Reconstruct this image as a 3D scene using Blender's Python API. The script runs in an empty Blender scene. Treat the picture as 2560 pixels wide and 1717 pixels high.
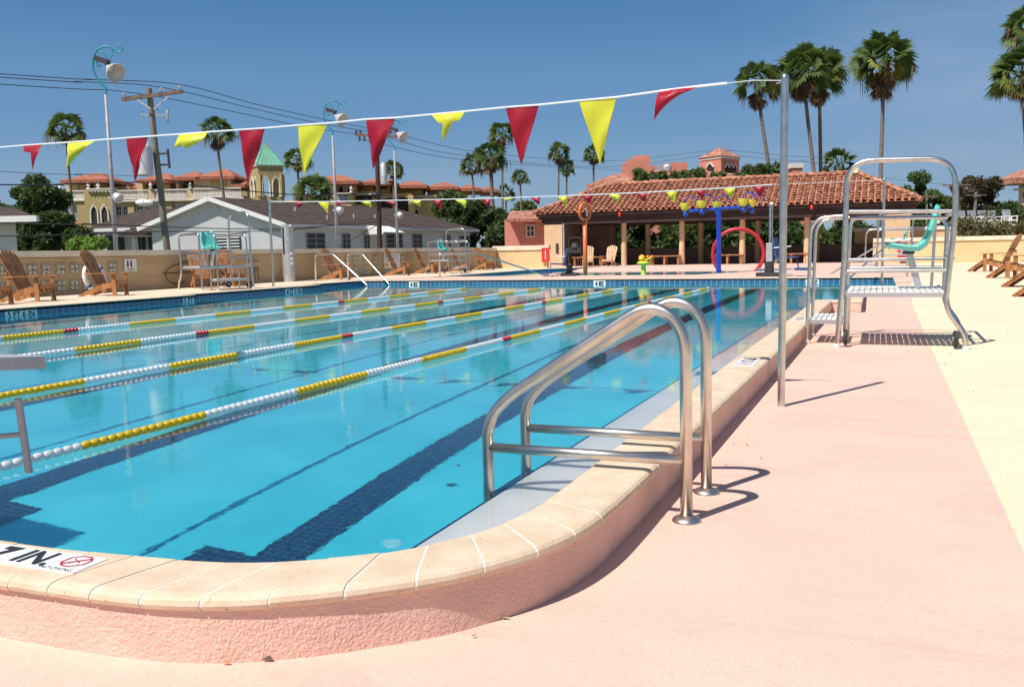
import bpy, bmesh, math, random
from mathutils import Vector, Matrix
R = math.radians
sc = bpy.context.scene
col = sc.collection

# ------------------------------------------------------------------ camera
FPX, IW, IH, CAMZ = 2250.0, 2560, 1717, 0.88
YAW, PITCH, ROLL = R(22.235), R(5.806), R(1.1)
cam = bpy.data.objects.new('camera', bpy.data.cameras.new('camera'))
col.objects.link(cam); sc.camera = cam
cam.data.sensor_width = 36; cam.data.sensor_fit = 'HORIZONTAL'
cam.data.lens = 36 * FPX / IW
cam.data.clip_start = 0.05; cam.data.clip_end = 6000
cam.matrix_world = (Matrix.Translation((0, 0, CAMZ)) @ Matrix.Rotation(YAW, 4, 'Z')
                    @ Matrix.Rotation(R(90) - PITCH, 4, 'X') @ Matrix.Rotation(-ROLL, 4, 'Z'))

# ------------------------------------------------------------------ sky and sun
SUN_EL, SUN_AZ = R(56), R(25.5)          # sun stands behind and left of the camera
w = bpy.data.worlds.new('World'); sc.world = w; w.use_nodes = True
nt = w.node_tree
sky = nt.nodes.new('ShaderNodeTexSky'); sky.sky_type = 'NISHITA'; sky.sun_disc = False
sky.sun_elevation = SUN_EL; sky.sun_rotation = R(180 + 25.5)
sky.altitude = 0; sky.air_density = 1.0; sky.dust_density = 0.25; sky.ozone_density = 3.0
tc = nt.nodes.new('ShaderNodeTexCoord'); mp = nt.nodes.new('ShaderNodeMapping')
mp.inputs['Scale'].default_value = (1.5, 1.5, 7.0)
nz = nt.nodes.new('ShaderNodeTexNoise'); nz.inputs['Scale'].default_value = 1.6
nz.inputs['Detail'].default_value = 5; nz.inputs['Roughness'].default_value = .55
cr = nt.nodes.new('ShaderNodeValToRGB')
cr.color_ramp.elements[0].position = .38; cr.color_ramp.elements[1].position = .8
cr.color_ramp.elements[1].color = (.5, .5, .5, 1)
mx = nt.nodes.new('ShaderNodeMix'); mx.data_type = 'RGBA'
hs = nt.nodes.new('ShaderNodeHueSaturation'); hs.inputs['Saturation'].default_value = 1.12
hs.inputs['Value'].default_value = 1.0
nt.links.new(tc.outputs['Generated'], mp.inputs['Vector']); nt.links.new(mp.outputs[0], nz.inputs['Vector'])
cs = nt.nodes.new('ShaderNodeSeparateXYZ'); nt.links.new(tc.outputs['Generated'], cs.inputs[0])
cmr = nt.nodes.new('ShaderNodeMapRange'); cmr.inputs['From Min'].default_value = -.16; cmr.inputs['From Max'].default_value = .04; nt.links.new(cs.outputs[0], cmr.inputs[0])
cml = nt.nodes.new('ShaderNodeMath'); cml.operation = 'MULTIPLY'
nt.links.new(nz.outputs[0], cr.inputs[0]); nt.links.new(cr.outputs[0], cml.inputs[0]); nt.links.new(cmr.outputs[0], cml.inputs[1]); nt.links.new(cml.outputs[0], mx.inputs[0])
nt.links.new(sky.outputs[0], hs.inputs['Color'])
# humid-air colours of the lower sky, by elevation
sxyz = nt.nodes.new('ShaderNodeSeparateXYZ'); nt.links.new(tc.outputs['Generated'], sxyz.inputs[0])
BG = 0.068
hr = nt.nodes.new('ShaderNodeValToRGB'); hr.color_ramp.interpolation = 'EASE'
he = hr.color_ramp.elements; he[0].position = 0.0; he[0].color = (.275, .365, .445, 1)
he[1].position = .62; he[1].color = (.03, .10, .27, 1)
for ps_, c_ in ((.06, (.200, .315, .455)), (.15, (.120, .250, .440)), (.27, (.066, .182, .372)), (.40, (.042, .132, .300))):
    e_ = he.new(ps_); e_.color = (*c_, 1)
nt.links.new(sxyz.outputs[2], hr.inputs[0])
sc_ = nt.nodes.new('ShaderNodeVectorMath'); sc_.operation = 'SCALE'; sc_.inputs['Scale'].default_value = 1 / BG
nt.links.new(hr.outputs[0], sc_.inputs[0])
mh = nt.nodes.new('ShaderNodeMix'); mh.data_type = 'RGBA'
wr = nt.nodes.new('ShaderNodeMapRange'); wr.inputs['From Min'].default_value = .25; wr.inputs['From Max'].default_value = .75
wr.inputs['To Min'].default_value = .92; wr.inputs['To Max'].default_value = 0.
nt.links.new(sxyz.outputs[2], wr.inputs[0]); nt.links.new(wr.outputs[0], mh.inputs[0])
nt.links.new(hs.outputs[0], mh.inputs[6]); nt.links.new(sc_.outputs[0], mh.inputs[7])
nt.links.new(mh.outputs[2], mx.inputs[6])
mx.inputs[7].default_value = (5.5, 6.6, 8.2, 1)
nt.links.new(mx.outputs[2], nt.nodes['Background'].inputs[0])
nt.nodes['Background'].inputs[1].default_value = BG
sl = bpy.data.lights.new('sun', 'SUN'); sl.energy = 4.6; sl.angle = R(.53); sl.color = (1, .955, .88)
so = bpy.data.objects.new('sun', sl); col.objects.link(so)
so.rotation_euler = (R(90) - SUN_EL, 0, -SUN_AZ)
sl.cycles.is_caustics_light = True       # sunlight refracts down through the pool water
sc.view_settings.view_transform = 'Standard'; sc.view_settings.look = 'None'
sc.view_settings.exposure = 0.28; sc.view_settings.gamma = 1
sc.cycles.max_bounces = 8; sc.cycles.transmission_bounces = 6; sc.cycles.transparent_max_bounces = 8
sc.cycles.sample_clamp_indirect = 4; sc.cycles.blur_glossy = .3

# ------------------------------------------------------------------ measuring helpers
def ray(px, py):
    x = px - IW / 2; y = -(py - IH / 2); c, s = math.cos(ROLL), math.sin(ROLL)
    x, y = c * x + s * y, -s * x + c * y
    v = (x, FPX * math.cos(PITCH) + y * math.sin(PITCH), -FPX * math.sin(PITCH) + y * math.cos(PITCH))
    c, s = math.cos(YAW), math.sin(YAW)
    return Vector((c * v[0] - s * v[1], s * v[0] + c * v[1], v[2]))
RT = Vector((math.cos(YAW), math.sin(YAW), 0)); FW = Vector((-math.sin(YAW), math.cos(YAW), 0))
def at(px, py, d):                        # the point d metres ahead seen at a photo pixel
    v = ray(px, py); t = d / v.dot(FW)
    return Vector((0, 0, CAMZ)) + v * t
def gnd(px, py, z=0.0):
    v = ray(px, py); t = (z - CAMZ) / v.z
    return Vector((v.x * t, v.y * t, z))
def aty(px, py, Y):
    v = ray(px, py); return Vector((0, 0, CAMZ)) + v * (Y / v.y)
def zt(px, py, p):                        # height over ground point p of a pixel above it
    v = ray(px, py); d = Vector((p[0], p[1], 0)).dot(FW)
    return CAMZ + v.z * d / v.dot(FW)

# ------------------------------------------------------------------ object helpers
def tag(o, label=None, cat=None, group=None, kind=None):
    if label: o['label'] = label
    if cat: o['category'] = cat
    if group: o['group'] = group
    if kind: o['kind'] = kind
    return o
def thing(name, label, cat, loc=(0, 0, 0), rz=0, group=None):
    o = bpy.data.objects.new(name, None); col.objects.link(o)
    o.location = loc; o.rotation_euler = (0, 0, rz); o.empty_display_size = .1
    return tag(o, label, cat, group)
def pmat(o):
    m = Matrix.Identity(4)
    while o is not None:
        m = (Matrix.Translation(o.location) @ o.rotation_euler.to_matrix().to_4x4()) @ m
        o = o.parent
    return m
def copy_tree(o, parent=None):
    c = o.copy(); col.objects.link(c)
    if parent: c.parent = parent
    for ch in list(o.children): copy_tree(ch, c)
    return c
class MB:
    def __init__(s): s.v = []; s.f = []; s.m = []; s.k = 0
    def face(s, pts):
        n = len(s.v); s.v += [tuple(p) for p in pts]; s.f.append(tuple(range(n, n + len(pts)))); s.m.append(s.k)
    def add(s, vs, fs):
        n = len(s.v); s.v += [tuple(p) for p in vs]
        for f in fs: s.f.append(tuple(i + n for i in f)); s.m.append(s.k)
    def hexa(s, p):                       # 8 points: bottom ring 0-3, top ring 4-7
        s.add(p, [(3, 2, 1, 0), (4, 5, 6, 7), (0, 1, 5, 4), (1, 2, 6, 5), (2, 3, 7, 6), (3, 0, 4, 7)])
    def box(s, a, b):
        x0, y0, z0 = a; x1, y1, z1 = b
        s.hexa([(x0, y0, z0), (x1, y0, z0), (x1, y1, z0), (x0, y1, z0), (x0, y0, z1), (x1, y0, z1), (x1, y1, z1), (x0, y1, z1)])
    def bar(s, p, q, w_, h_, up=(0, 0, 1)):   # rectangular bar from p to q
        p = Vector(p); q = Vector(q); d = (q - p).normalized(); u = Vector(up)
        if abs(d.dot(u)) > .98: u = Vector((1, 0, 0))
        a = d.cross(u).normalized(); b = a.cross(d).normalized(); a = a * w_ / 2; b = b * h_ / 2
        s.hexa([p - a - b, p + a - b, q + a - b, q - a - b, p - a + b, p + a + b, q + a + b, q - a + b])
    def tube(s, pts, r, n=10, cap=True, closed=False):
        pts = [Vector(p) for p in pts]; N = len(pts); rs = r if isinstance(r, (list, tuple)) else [r] * N
        base = len(s.v); ref = None
        for i, p in enumerate(pts):
            if closed: t = pts[(i + 1) % N] - pts[i - 1]
            else: t = pts[min(i + 1, N - 1)] - pts[max(i - 1, 0)]
            t.normalize()
            if ref is None:
                ref = Vector((0, 0, 1)) if abs(t.z) < .9 else Vector((1, 0, 0))
            a = ref - t * ref.dot(t); a.normalize(); ref = a; b = t.cross(a)
            for k in range(n):
                th = 2 * math.pi * k / n
                s.v.append(tuple(p + (a * math.cos(th) + b * math.sin(th)) * rs[i]))
        for i in range(N if closed else N - 1):
            j = (i + 1) % N
            for k in range(n):
                k2 = (k + 1) % n
                s.f.append((base + i * n + k, base + i * n + k2, base + j * n + k2, base + j * n + k)); s.m.append(s.k)
        if cap and not closed:
            s.f.append(tuple(base + k for k in reversed(range(n)))); s.m.append(s.k)
            s.f.append(tuple(base + (N - 1) * n + k for k in range(n))); s.m.append(s.k)
    def lathe(s, prof, c=(0, 0, 0), n=16, ax=None):   # prof: (radius, height) pairs along ax
        c = Vector(c); ax = Vector(ax or (0, 0, 1)).normalized()
        ref = Vector((1, 0, 0)) if abs(ax.x) < .9 else Vector((0, 1, 0))
        a = ax.cross(ref).normalized(); b = ax.cross(a)
        base = len(s.v)
        for r_, h_ in prof:
            for k in range(n):
                th = 2 * math.pi * k / n
                s.v.append(tuple(c + ax * h_ + (a * math.cos(th) + b * math.sin(th)) * r_))
        for i in range(len(prof) - 1):
            for k in range(n):
                k2 = (k + 1) % n
                s.f.append((base + i * n + k, base + i * n + k2, base + (i + 1) * n + k2, base + (i + 1) * n + k)); s.m.append(s.k)
    def prism(s, poly, z0, z1):           # poly: xy points
        n = len(poly); b = [(p[0], p[1], z0) for p in poly]; t = [(p[0], p[1], z1) for p in poly]
        s.add(b + t, [tuple(reversed(range(n))), tuple(range(n, 2 * n))] + [(i, (i + 1) % n, (i + 1) % n + n, i + n) for i in range(n)])
    def slab(s, pts, d):                  # planar 3d outline given thickness vector d
        n = len(pts); d = Vector(d); a = [Vector(p) for p in pts]; b = [p + d for p in a]
        s.add(a + b, [tuple(reversed(range(n))), tuple(range(n, 2 * n))] + [(i, (i + 1) % n, (i + 1) % n + n, i + n) for i in range(n)])
    def build(s, name, mat, parent=None, smooth=False, world=True, bevel=0, tri=False, auto=False, up=False):
        me = bpy.data.meshes.new(name)
        vs = s.v
        if parent is not None and world:
            inv = pmat(parent).inverted(); vs = [tuple(inv @ Vector(p)) for p in vs]
        me.from_pydata(vs, [], s.f); me.update()
        for m_ in (mat if isinstance(mat, (list, tuple)) else [mat]): me.materials.append(m_)
        if isinstance(mat, (list, tuple)): me.polygons.foreach_set('material_index', s.m)
        bm = bmesh.new(); bm.from_mesh(me)
        if smooth: bmesh.ops.remove_doubles(bm, verts=bm.verts[:], dist=2e-5)
        if tri: bmesh.ops.triangulate(bm, faces=bm.faces[:])
        bmesh.ops.recalc_face_normals(bm, faces=bm.faces[:])
        if up and bm.faces[:][0].normal.z < 0: bmesh.ops.reverse_faces(bm, faces=bm.faces[:])
        bm.to_mesh(me); bm.free()
        if smooth:
            me.shade_smooth()
            if auto: me.set_sharp_from_angle(angle=R(40))
        o = bpy.data.objects.new(name, me); col.objects.link(o)
        if parent is not None: o.parent = parent
        if bevel:
            b = o.modifiers.new('bevel', 'BEVEL'); b.width = bevel; b.segments = 2; b.limit_method = 'ANGLE'
        return o
def arc(c, r, a0, a1, n, u, v):           # arc in plane u,v
    c = Vector(c); u = Vector(u); v = Vector(v)
    return [c + u * (r * math.cos(R(a0 + (a1 - a0) * i / n))) + v * (r * math.sin(R(a0 + (a1 - a0) * i / n))) for i in range(n + 1)]
def fillet(pts, rad, n=6):                # round the corners of a polyline
    pts = [Vector(p) for p in pts]; out = [pts[0]]
    for i in range(1, len(pts) - 1):
        a, b, c = pts[i - 1], pts[i], pts[i + 1]
        r_ = rad[i - 1] if isinstance(rad, (list, tuple)) else rad
        d1 = (a - b); d2 = (c - b); l = min(r_, d1.length * .48, d2.length * .48)
        p = b + d1.normalized() * l; q = b + d2.normalized() * l
        for k in range(n + 1):
            t = k / n; out.append(p * (1 - t) ** 2 + b * 2 * t * (1 - t) + q * t * t)
    out.append(pts[-1]); return out
def catmull(P, step=8):
    out = []
    for i in range(len(P) - 1):
        p0 = Vector(P[max(i - 1, 0)]); p1 = Vector(P[i]); p2 = Vector(P[i + 1]); p3 = Vector(P[min(i + 2, len(P) - 1)])
        for k in range(step):
            t = k / step
            out.append(.5 * ((2 * p1) + (-p0 + p2) * t + (2 * p0 - 5 * p1 + 4 * p2 - p3) * t * t + (-p0 + 3 * p1 - 3 * p2 + p3) * t ** 3))
    out.append(Vector(P[-1])); return out
def fbox(mb, px0, py0, px1, py1, d, thick=1.0, z0=None, skew=0):     # upright box seen between two photo pixels, d metres ahead
    pm, qm = (px0 + px1) / 2, (py0 + py1) / 2
    a = at(px0, qm, d); b = at(px1, qm, d); zt_ = at(pm, py0, d).z; zb = at(pm, py1, d).z if z0 is None else z0
    A = Vector((a.x, a.y, 0)); B = Vector((b.x, b.y, 0)); T = FW * thick + RT * skew
    mb.hexa([A + Vector((0, 0, zb)), B + Vector((0, 0, zb)), B + T + Vector((0, 0, zb)), A + T + Vector((0, 0, zb)),
             A + Vector((0, 0, zt_)), B + Vector((0, 0, zt_)), B + T + Vector((0, 0, zt_)), A + T + Vector((0, 0, zt_))])
def hiproof(mb, px0, px1, pye, pyr, d, depth, over=0.0, thick=.18):   # hipped roof: eave row pye, ridge row pyr
    m_ = (px0 + px1) / 2; a = at(px0, pye, d); b = at(px1, pye, d); ze = at(m_, pye, d).z
    a.z = b.z = ze; T = FW * depth; L = (b - a).length; u = (b - a).normalized()
    zr = CAMZ + ray(m_, pyr).z * (d + depth / 2) / ray(m_, pyr).dot(FW)
    h = min(L, depth) * .42
    r1 = a + u * h + T * .5; r2 = b - u * h + T * .5; r1.z = r2.z = zr
    c = b + T; e = a + T
    mb.add([a, b, c, e, r1, r2], [(0, 1, 5, 4), (1, 2, 5), (2, 3, 4, 5), (3, 0, 4)])
    dz = Vector((0, 0, -thick)); mb.hexa([p + dz for p in (a, b, c, e)] + [p - Vector((0, 0, .004)) for p in (a, b, c, e)])

# ------------------------------------------------------------------ materials
def mat(name, c, rough=.6, metal=0., var=0., vs=4., c2=None, bump=0., bs=40., bd=.01, spec=.5, detail=4, coat=0, trans=0, ramp=(.35, .65), stretch=None):
    m = bpy.data.materials.new(name); m.use_nodes = True; t = m.node_tree; p = t.nodes['Principled BSDF']
    p.inputs['Base Color'].default_value = (*c, 1); p.inputs['Roughness'].default_value = rough
    p.inputs['Metallic'].default_value = metal; p.inputs['Specular IOR Level'].default_value = spec
    if coat: p.inputs['Coat Weight'].default_value = coat
    tcn = None
    if var or c2 or bump:
        tcn = t.nodes.new('ShaderNodeTexCoord'); src = tcn.outputs['Object']
        if stretch:
            mpn = t.nodes.new('ShaderNodeMapping'); mpn.inputs['Scale'].default_value = stretch
            t.links.new(src, mpn.inputs[0]); src = mpn.outputs[0]
    if var or c2:
        n = t.nodes.new('ShaderNodeTexNoise'); n.inputs['Scale'].default_value = vs; n.inputs['Detail'].default_value = detail
        t.links.new(src, n.inputs['Vector'])
        r_ = t.nodes.new('ShaderNodeValToRGB'); r_.color_ramp.elements[0].position, r_.color_ramp.elements[1].position = ramp
        if c2 is None: a = tuple(x * (1 - var) for x in c); b = tuple(min(1, x * (1 + var)) for x in c)
        else: a, b = c, c2
        r_.color_ramp.elements[0].color = (*a, 1); r_.color_ramp.elements[1].color = (*b, 1)
        t.links.new(n.outputs[0], r_.inputs[0]); t.links.new(r_.outputs[0], p.inputs['Base Color'])
    if bump:
        n = t.nodes.new('ShaderNodeTexNoise'); n.inputs['Scale'].default_value = bs; n.inputs['Detail'].default_value = 3
        b = t.nodes.new('ShaderNodeBump'); b.inputs['Strength'].default_value = bump; b.inputs['Distance'].default_value = bd
        t.links.new(src, n.inputs['Vector']); t.links.new(n.outputs[0], b.inputs['Height']); t.links.new(b.outputs[0], p.inputs['Normal'])
    return m
def nd(t, typ, **k):
    n = t.nodes.new(typ)
    for a, b in k.items():
        if a in n.inputs: n.inputs[a].default_value = b
        else: setattr(n, a, b)
    return n
M = {}
M['steel'] = mat('steel', (.62, .6, .57), .3, 1., var=.12, vs=14, bump=.05, bs=60, bd=.002)
M['steel_polished'] = mat('steel_polished', (.66, .61, .54), .33, 1., var=.12, vs=9, bump=.04, bs=90, bd=.001)
M['galv'] = mat('galvanised', (.5, .5, .5), .55, .55, var=.15, vs=8)
M['grey_paint'] = mat('grey_paint', (.42, .43, .45), .5, 0, var=.1, vs=6)
M['lamp_pole'] = mat('lamp_pole', (.33, .33, .34), .6, .2, var=.12, vs=5)
M['teal'] = mat('teal_paint', (.02, .3, .36), .4)
M['aqua_seat'] = mat('aqua_plastic', (.13, .56, .48), .35, coat=.3, var=.06, vs=6)
M['dark'] = mat('dark', (.03, .03, .035), .6)
M['black'] = mat('black', (.012, .012, .014), .5)
M['brown_metal'] = mat('brown_metal', (.06, .045, .05), .5)
M['white'] = mat('white', (.8, .79, .76), .6, var=.04, vs=3)
M['white_wall'] = mat('white_siding', (.78, .78, .78), .65, var=.05, vs=1.2)
M['grate'] = mat('white_grating', (.74, .73, .71), .6)
M['rubber'] = mat('rubber', (.03, .028, .027), .7)
M['red'] = mat('red_plastic', (.6, .02, .025), .4)
M['redsign'] = mat('red_sign', (.62, .03, .03), .45)
M['blue'] = mat('blue_paint', (.006, .05, .42), .3, coat=.4)
M['violet'] = mat('violet_paint', (.05, .05, .36), .4)
M['orange'] = mat('orange_paint', (.75, .17, .04), .4, var=.08, vs=5)
M['yellowp'] = mat('yellow_plastic', (.78, .68, .05), .35)
M['lime'] = mat('lime_plastic', (.62, .72, .06), .4)
M['orangep'] = mat('orange_plastic', (.85, .3, .02), .4)
M['liftblue'] = mat('blue_fabric', (.03, .07, .22), .6)
M['flag_red'] = mat('red_vinyl', (.42, .006, .025), .45, bump=.15, bs=25, bd=.01)
M['flag_yellow'] = mat('yellow_vinyl', (.75, .72, .045), .45, bump=.15, bs=25, bd=.01)
for k in ('flag_red', 'flag_yellow'):
    t = M[k].node_tree; p = t.nodes['Principled BSDF']; out = t.nodes['Material Output']
    tr = nd(t, 'ShaderNodeBsdfTranslucent'); tr.inputs[0].default_value = p.inputs['Base Color'].default_value
    ms = nd(t, 'ShaderNodeMixShader'); ms.inputs[0].default_value = .3
    t.links.new(p.outputs[0], ms.inputs[1]); t.links.new(tr.outputs[0], ms.inputs[2]); t.links.new(ms.outputs[0], out.inputs[0])
M['cord'] = mat('white_cord', (.78, .78, .8), .7)
M['float_white'] = mat('white_float', (.82, .83, .84), .35, var=.06, vs=30)
M['float_yellow'] = mat('yellow_float', (.86, .6, .03), .35, var=.1, vs=30)
M['float_red'] = mat('red_float', (.6, .015, .03), .35)
for k, tc3 in (('float_white', (.9, .92, .94)), ('float_yellow', (.95, .7, .05))):
    t = M[k].node_tree; p = t.nodes['Principled BSDF']; tr = t.nodes.new('ShaderNodeBsdfTranslucent'); tr.inputs[0].default_value = (*tc3, 1)
    ms = t.nodes.new('ShaderNodeMixShader'); ms.inputs[0].default_value = .4
    t.links.new(p.outputs[0], ms.inputs[1]); t.links.new(tr.outputs[0], ms.inputs[2]); t.links.new(ms.outputs[0], t.nodes['Material Output'].inputs[0])
M['wood'] = mat('golden_oak_board', (.37, .16, .06), .6, var=.3, vs=9, stretch=(1, 1, .25), bump=.1, bs=50, bd=.002)
M['pole_wood'] = mat('weathered_pole_wood', (.19, .17, .13), .85, var=.35, vs=3, stretch=(4, 4, .5), bump=.4, bs=12, bd=.03)
M['pole_dark'] = mat('creosote_pole_wood', (.055, .028, .018), .8, var=.3, vs=3, stretch=(4, 4, .5))
M['crossarm'] = mat('crossarm_wood', (.2, .13, .1), .85, var=.25, vs=5)
M['wire'] = mat('wire', (.03, .03, .035), .6)
M['ceramic'] = mat('ceramic', (.6, .6, .6), .3)
M['glass_dark'] = mat('window_glass', (.035, .045, .055), .35, spec=.6, var=.3, vs=1.5)
M['glass_light'] = mat('window_blind', (.3, .34, .38), .25, var=.25, vs=1.5)
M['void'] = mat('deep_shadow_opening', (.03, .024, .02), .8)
M['olive_stucco'] = mat('olive_stucco', (.42, .32, .14), .85, var=.1, vs=.4)
M['tan_stucco'] = mat('tan_stucco', (.58, .46, .27), .85, var=.07, vs=.4)
M['yellow_stucco'] = mat('yellow_stucco', (.66, .47, .2), .85, var=.07, vs=.4)
M['trim'] = mat('stone_trim', (.66, .6, .48), .8, var=.06, vs=1)
M['pink_stucco'] = mat('pink_stucco', (.62, .24, .17), .85, var=.08, vs=.6)
M['pale_pink'] = mat('pale_pink_stucco', (.66, .48, .36), .85, var=.06, vs=.3)
M['copper'] = mat('green_copper', (.17, .42, .3), .7, var=.14, vs=1.2)
M['shingle'] = mat('brown_shingle', (.062, .04, .031), .95, var=.35, vs=2.2, detail=8, bump=.3, bs=14, bd=.03)
M['wall_cream'] = mat('cream_wall', (.7, .5, .27), .85, var=.06, vs=.8, bump=.25, bs=30, bd=.006)
M['wall_left'] = mat('cream_wall_stained', (.52, .37, .2), .85, var=.14, vs=.7, detail=6, bump=.3, bs=30, bd=.006)
M['wall_cap'] = mat('wall_cap', (.76, .66, .5), .8, var=.1, vs=1.4, detail=6)
M['breeze'] = mat('breeze_block', (.33, .3, .2), .5, var=.35, vs=16, ramp=(.4, .6)); M['petal'] = mat('block_petal', (.62, .6, .48), .4, var=.1, vs=8); M['sunlit_wood'] = mat('sunlit_board', (.6, .36, .2), .6, var=.15, vs=9, stretch=(1, 1, .25)); M['shade_wall'] = mat('shade_darkened_wall', (.2, .14, .1), .85, var=.15, vs=2)  # last two: sunlight on the chairs, shade on pavilion walls, put into the colour
M['beam'] = mat('dark_beam', (.045, .022, .02), .75, var=.3, vs=2)
M['column'] = mat('column_stucco', (.68, .46, .27), .85, var=.05, vs=2)
M['aluminium'] = mat('aluminium', (.55, .56, .57), .35, .7)
M['trunk'] = mat('palm_trunk', (.2, .16, .13), .9, var=.25, vs=2.5, stretch=(1, 1, 4), bump=.4, bs=6, bd=.05)
M['bark'] = mat('bark', (.09, .065, .045), .9, var=.3, vs=4)
M['thatch'] = mat('dead_frond', (.17, .1, .055), .9, var=.4, vs=3)
def leafmat(name, a, b, vs=.8, tl=.25):
    m = mat(name, a, .55, c2=b, vs=vs, detail=3, spec=.35); t = m.node_tree; p = t.nodes['Principled BSDF']
    tr = nd(t, 'ShaderNodeBsdfTranslucent'); tr.inputs[0].default_value = (b[0] * 1.5, b[1] * 1.5, b[2], 1)
    ms = nd(t, 'ShaderNodeMixShader'); ms.inputs[0].default_value = tl
    t.links.new(p.outputs[0], ms.inputs[1]); t.links.new(tr.outputs[0], ms.inputs[2]); t.links.new(ms.outputs[0], t.nodes['Material Output'].inputs[0])
    return m
M['frond'] = leafmat('palm_frond', (.04, .075, .022), (.13, .19, .05), .9)
M['frond_yellow'] = leafmat('yellow_frond', (.2, .24, .045), (.3, .3, .07), 1.2)
M['leaf_dark'] = leafmat('dark_leaf', (.028, .05, .016), (.09, .13, .04), .5)
M['leaf_mid'] = leafmat('mid_leaf', (.04, .07, .018), (.12, .17, .045), .5)
M['leaf_rust'] = leafmat('rusty_leaf', (.045, .038, .02), (.13, .095, .05), .5)
M['leaf_bright'] = leafmat('bright_leaf', (.07, .15, .02), (.2, .32, .05), 1.5)
M['leaf_grey'] = leafmat('dusty_leaf', (.07, .08, .03), (.18, .17, .08), 1.2)
M['ground'] = mat('ground_grass', (.09, .1, .05), .95, c2=(.2, .18, .12), vs=.08, detail=8)
M['terracotta_pot'] = mat('water_tank_rust', (.3, .12, .06), .8, var=.2, vs=2)

def deckmat(name, c, c2, blotch):
    m = bpy.data.materials.new(name); m.use_nodes = True; t = m.node_tree; p = t.nodes['Principled BSDF']
    p.inputs['Roughness'].default_value = .85; p.inputs['Specular IOR Level'].default_value = .3
    tc_ = nd(t, 'ShaderNodeTexCoord')
    n1 = nd(t, 'ShaderNodeTexNoise', Scale=.9, Detail=8., Roughness=.62)
    n2 = nd(t, 'ShaderNodeTexNoise', Scale=160., Detail=2.)
    n3 = nd(t, 'ShaderNodeTexNoise', Scale=2.3, Detail=10., Roughness=.75)
    n3.inputs['Distortion'].default_value = .4
    mp_ = nd(t, 'ShaderNodeMapping'); mp_.inputs['Scale'].default_value = (.55, 1.6, 1)
    t.links.new(tc_.outputs['Object'], mp_.inputs[0])
    t.links.new(tc_.outputs['Object'], n1.inputs['Vector']); t.links.new(tc_.outputs['Object'], n2.inputs['Vector']); t.links.new(mp_.outputs[0], n3.inputs['Vector'])
    r1 = nd(t, 'ShaderNodeValToRGB'); r1.color_ramp.elements[0].position = .3; r1.color_ramp.elements[1].position = .7
    r1.color_ramp.elements[0].color = (*c, 1); r1.color_ramp.elements[1].color = (*c2, 1)
    t.links.new(n1.outputs[0], r1.inputs[0])
    r3 = nd(t, 'ShaderNodeValToRGB'); r3.color_ramp.elements[0].position = .52; r3.color_ramp.elements[1].position = .74
    r3.color_ramp.elements[0].color = (0, 0, 0, 1); r3.color_ramp.elements[1].color = (.8, .8, .8, 1)
    t.links.new(n3.outputs[0], r3.inputs[0])
    mm = nd(t, 'ShaderNodeMix'); mm.data_type = 'RGBA'; t.links.new(r3.outputs[0], mm.inputs[0]); t.links.new(r1.outputs[0], mm.inputs[6]); mm.inputs[7].default_value = (*blotch, 1)
    r2 = nd(t, 'ShaderNodeValToRGB'); r2.color_ramp.elements[0].position = .3; r2.color_ramp.elements[1].position = .62
    r2.color_ramp.elements[0].color = (.86, .84, .82, 1); r2.color_ramp.elements[1].color = (1, 1, 1, 1)
    t.links.new(n2.outputs[0], r2.inputs[0])
    m2 = nd(t, 'ShaderNodeMix'); m2.data_type = 'RGBA'; m2.blend_type = 'MULTIPLY'; m2.inputs[0].default_value = 1
    t.links.new(mm.outputs[2], m2.inputs[6]); t.links.new(r2.outputs[0], m2.inputs[7]); t.links.new(m2.outputs[2], p.inputs['Base Color'])
    b = nd(t, 'ShaderNodeBump', Strength=.25, Distance=.003); t.links.new(n2.outputs[0], b.inputs['Height']); t.links.new(b.outputs[0], p.inputs['Normal'])
    return m
M['deck_pink'] = deckmat('pink_deck', (.74, .485, .395), (.79, .54, .445), (.57, .38, .335))
M['deck_yellow'] = deckmat('yellow_deck', (.78, .645, .45), (.82, .695, .5), (.68, .57, .42))
M['deck_tan'] = deckmat('tan_deck', (.72, .57, .42), (.78, .64, .48), (.6, .48, .36))

def stuccomat(name, c):
    m = bpy.data.materials.new(name); m.use_nodes = True; t = m.node_tree; p = t.nodes['Principled BSDF']
    p.inputs['Roughness'].default_value = .9; p.inputs['Specular IOR Level'].default_value = .25
    tc_ = nd(t, 'ShaderNodeTexCoord'); n1 = nd(t, 'ShaderNodeTexNoise', Scale=60., Detail=3.); n2 = nd(t, 'ShaderNodeTexNoise', Scale=5., Detail=6.)
    v = nd(t, 'ShaderNodeTexNoise', Scale=115., Detail=2.)
    for n in (n1, n2, v): t.links.new(tc_.outputs['Object'], n.inputs['Vector'])
    r1 = nd(t, 'ShaderNodeValToRGB'); r1.color_ramp.elements[0].position = .3; r1.color_ramp.elements[1].position = .7
    r1.color_ramp.elements[0].color = (*[x * .88 for x in c], 1); r1.color_ramp.elements[1].color = (*[min(1, x * 1.08) for x in c], 1)
    t.links.new(n2.outputs[0], r1.inputs[0]); t.links.new(r1.outputs[0], p.inputs['Base Color'])
    ad = nd(t, 'ShaderNodeMath'); ad.operation = 'ADD'; t.links.new(n1.outputs[0], ad.inputs[0]); t.links.new(v.outputs[0], ad.inputs[1])
    b = nd(t, 'ShaderNodeBump', Strength=.5, Distance=.009); t.links.new(ad.outputs[0], b.inputs['Height']); t.links.new(b.outputs[0], p.inputs['Normal'])
    return m
M['stucco'] = stuccomat('pink_stucco_rough', (.76, .5, .4))

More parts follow.
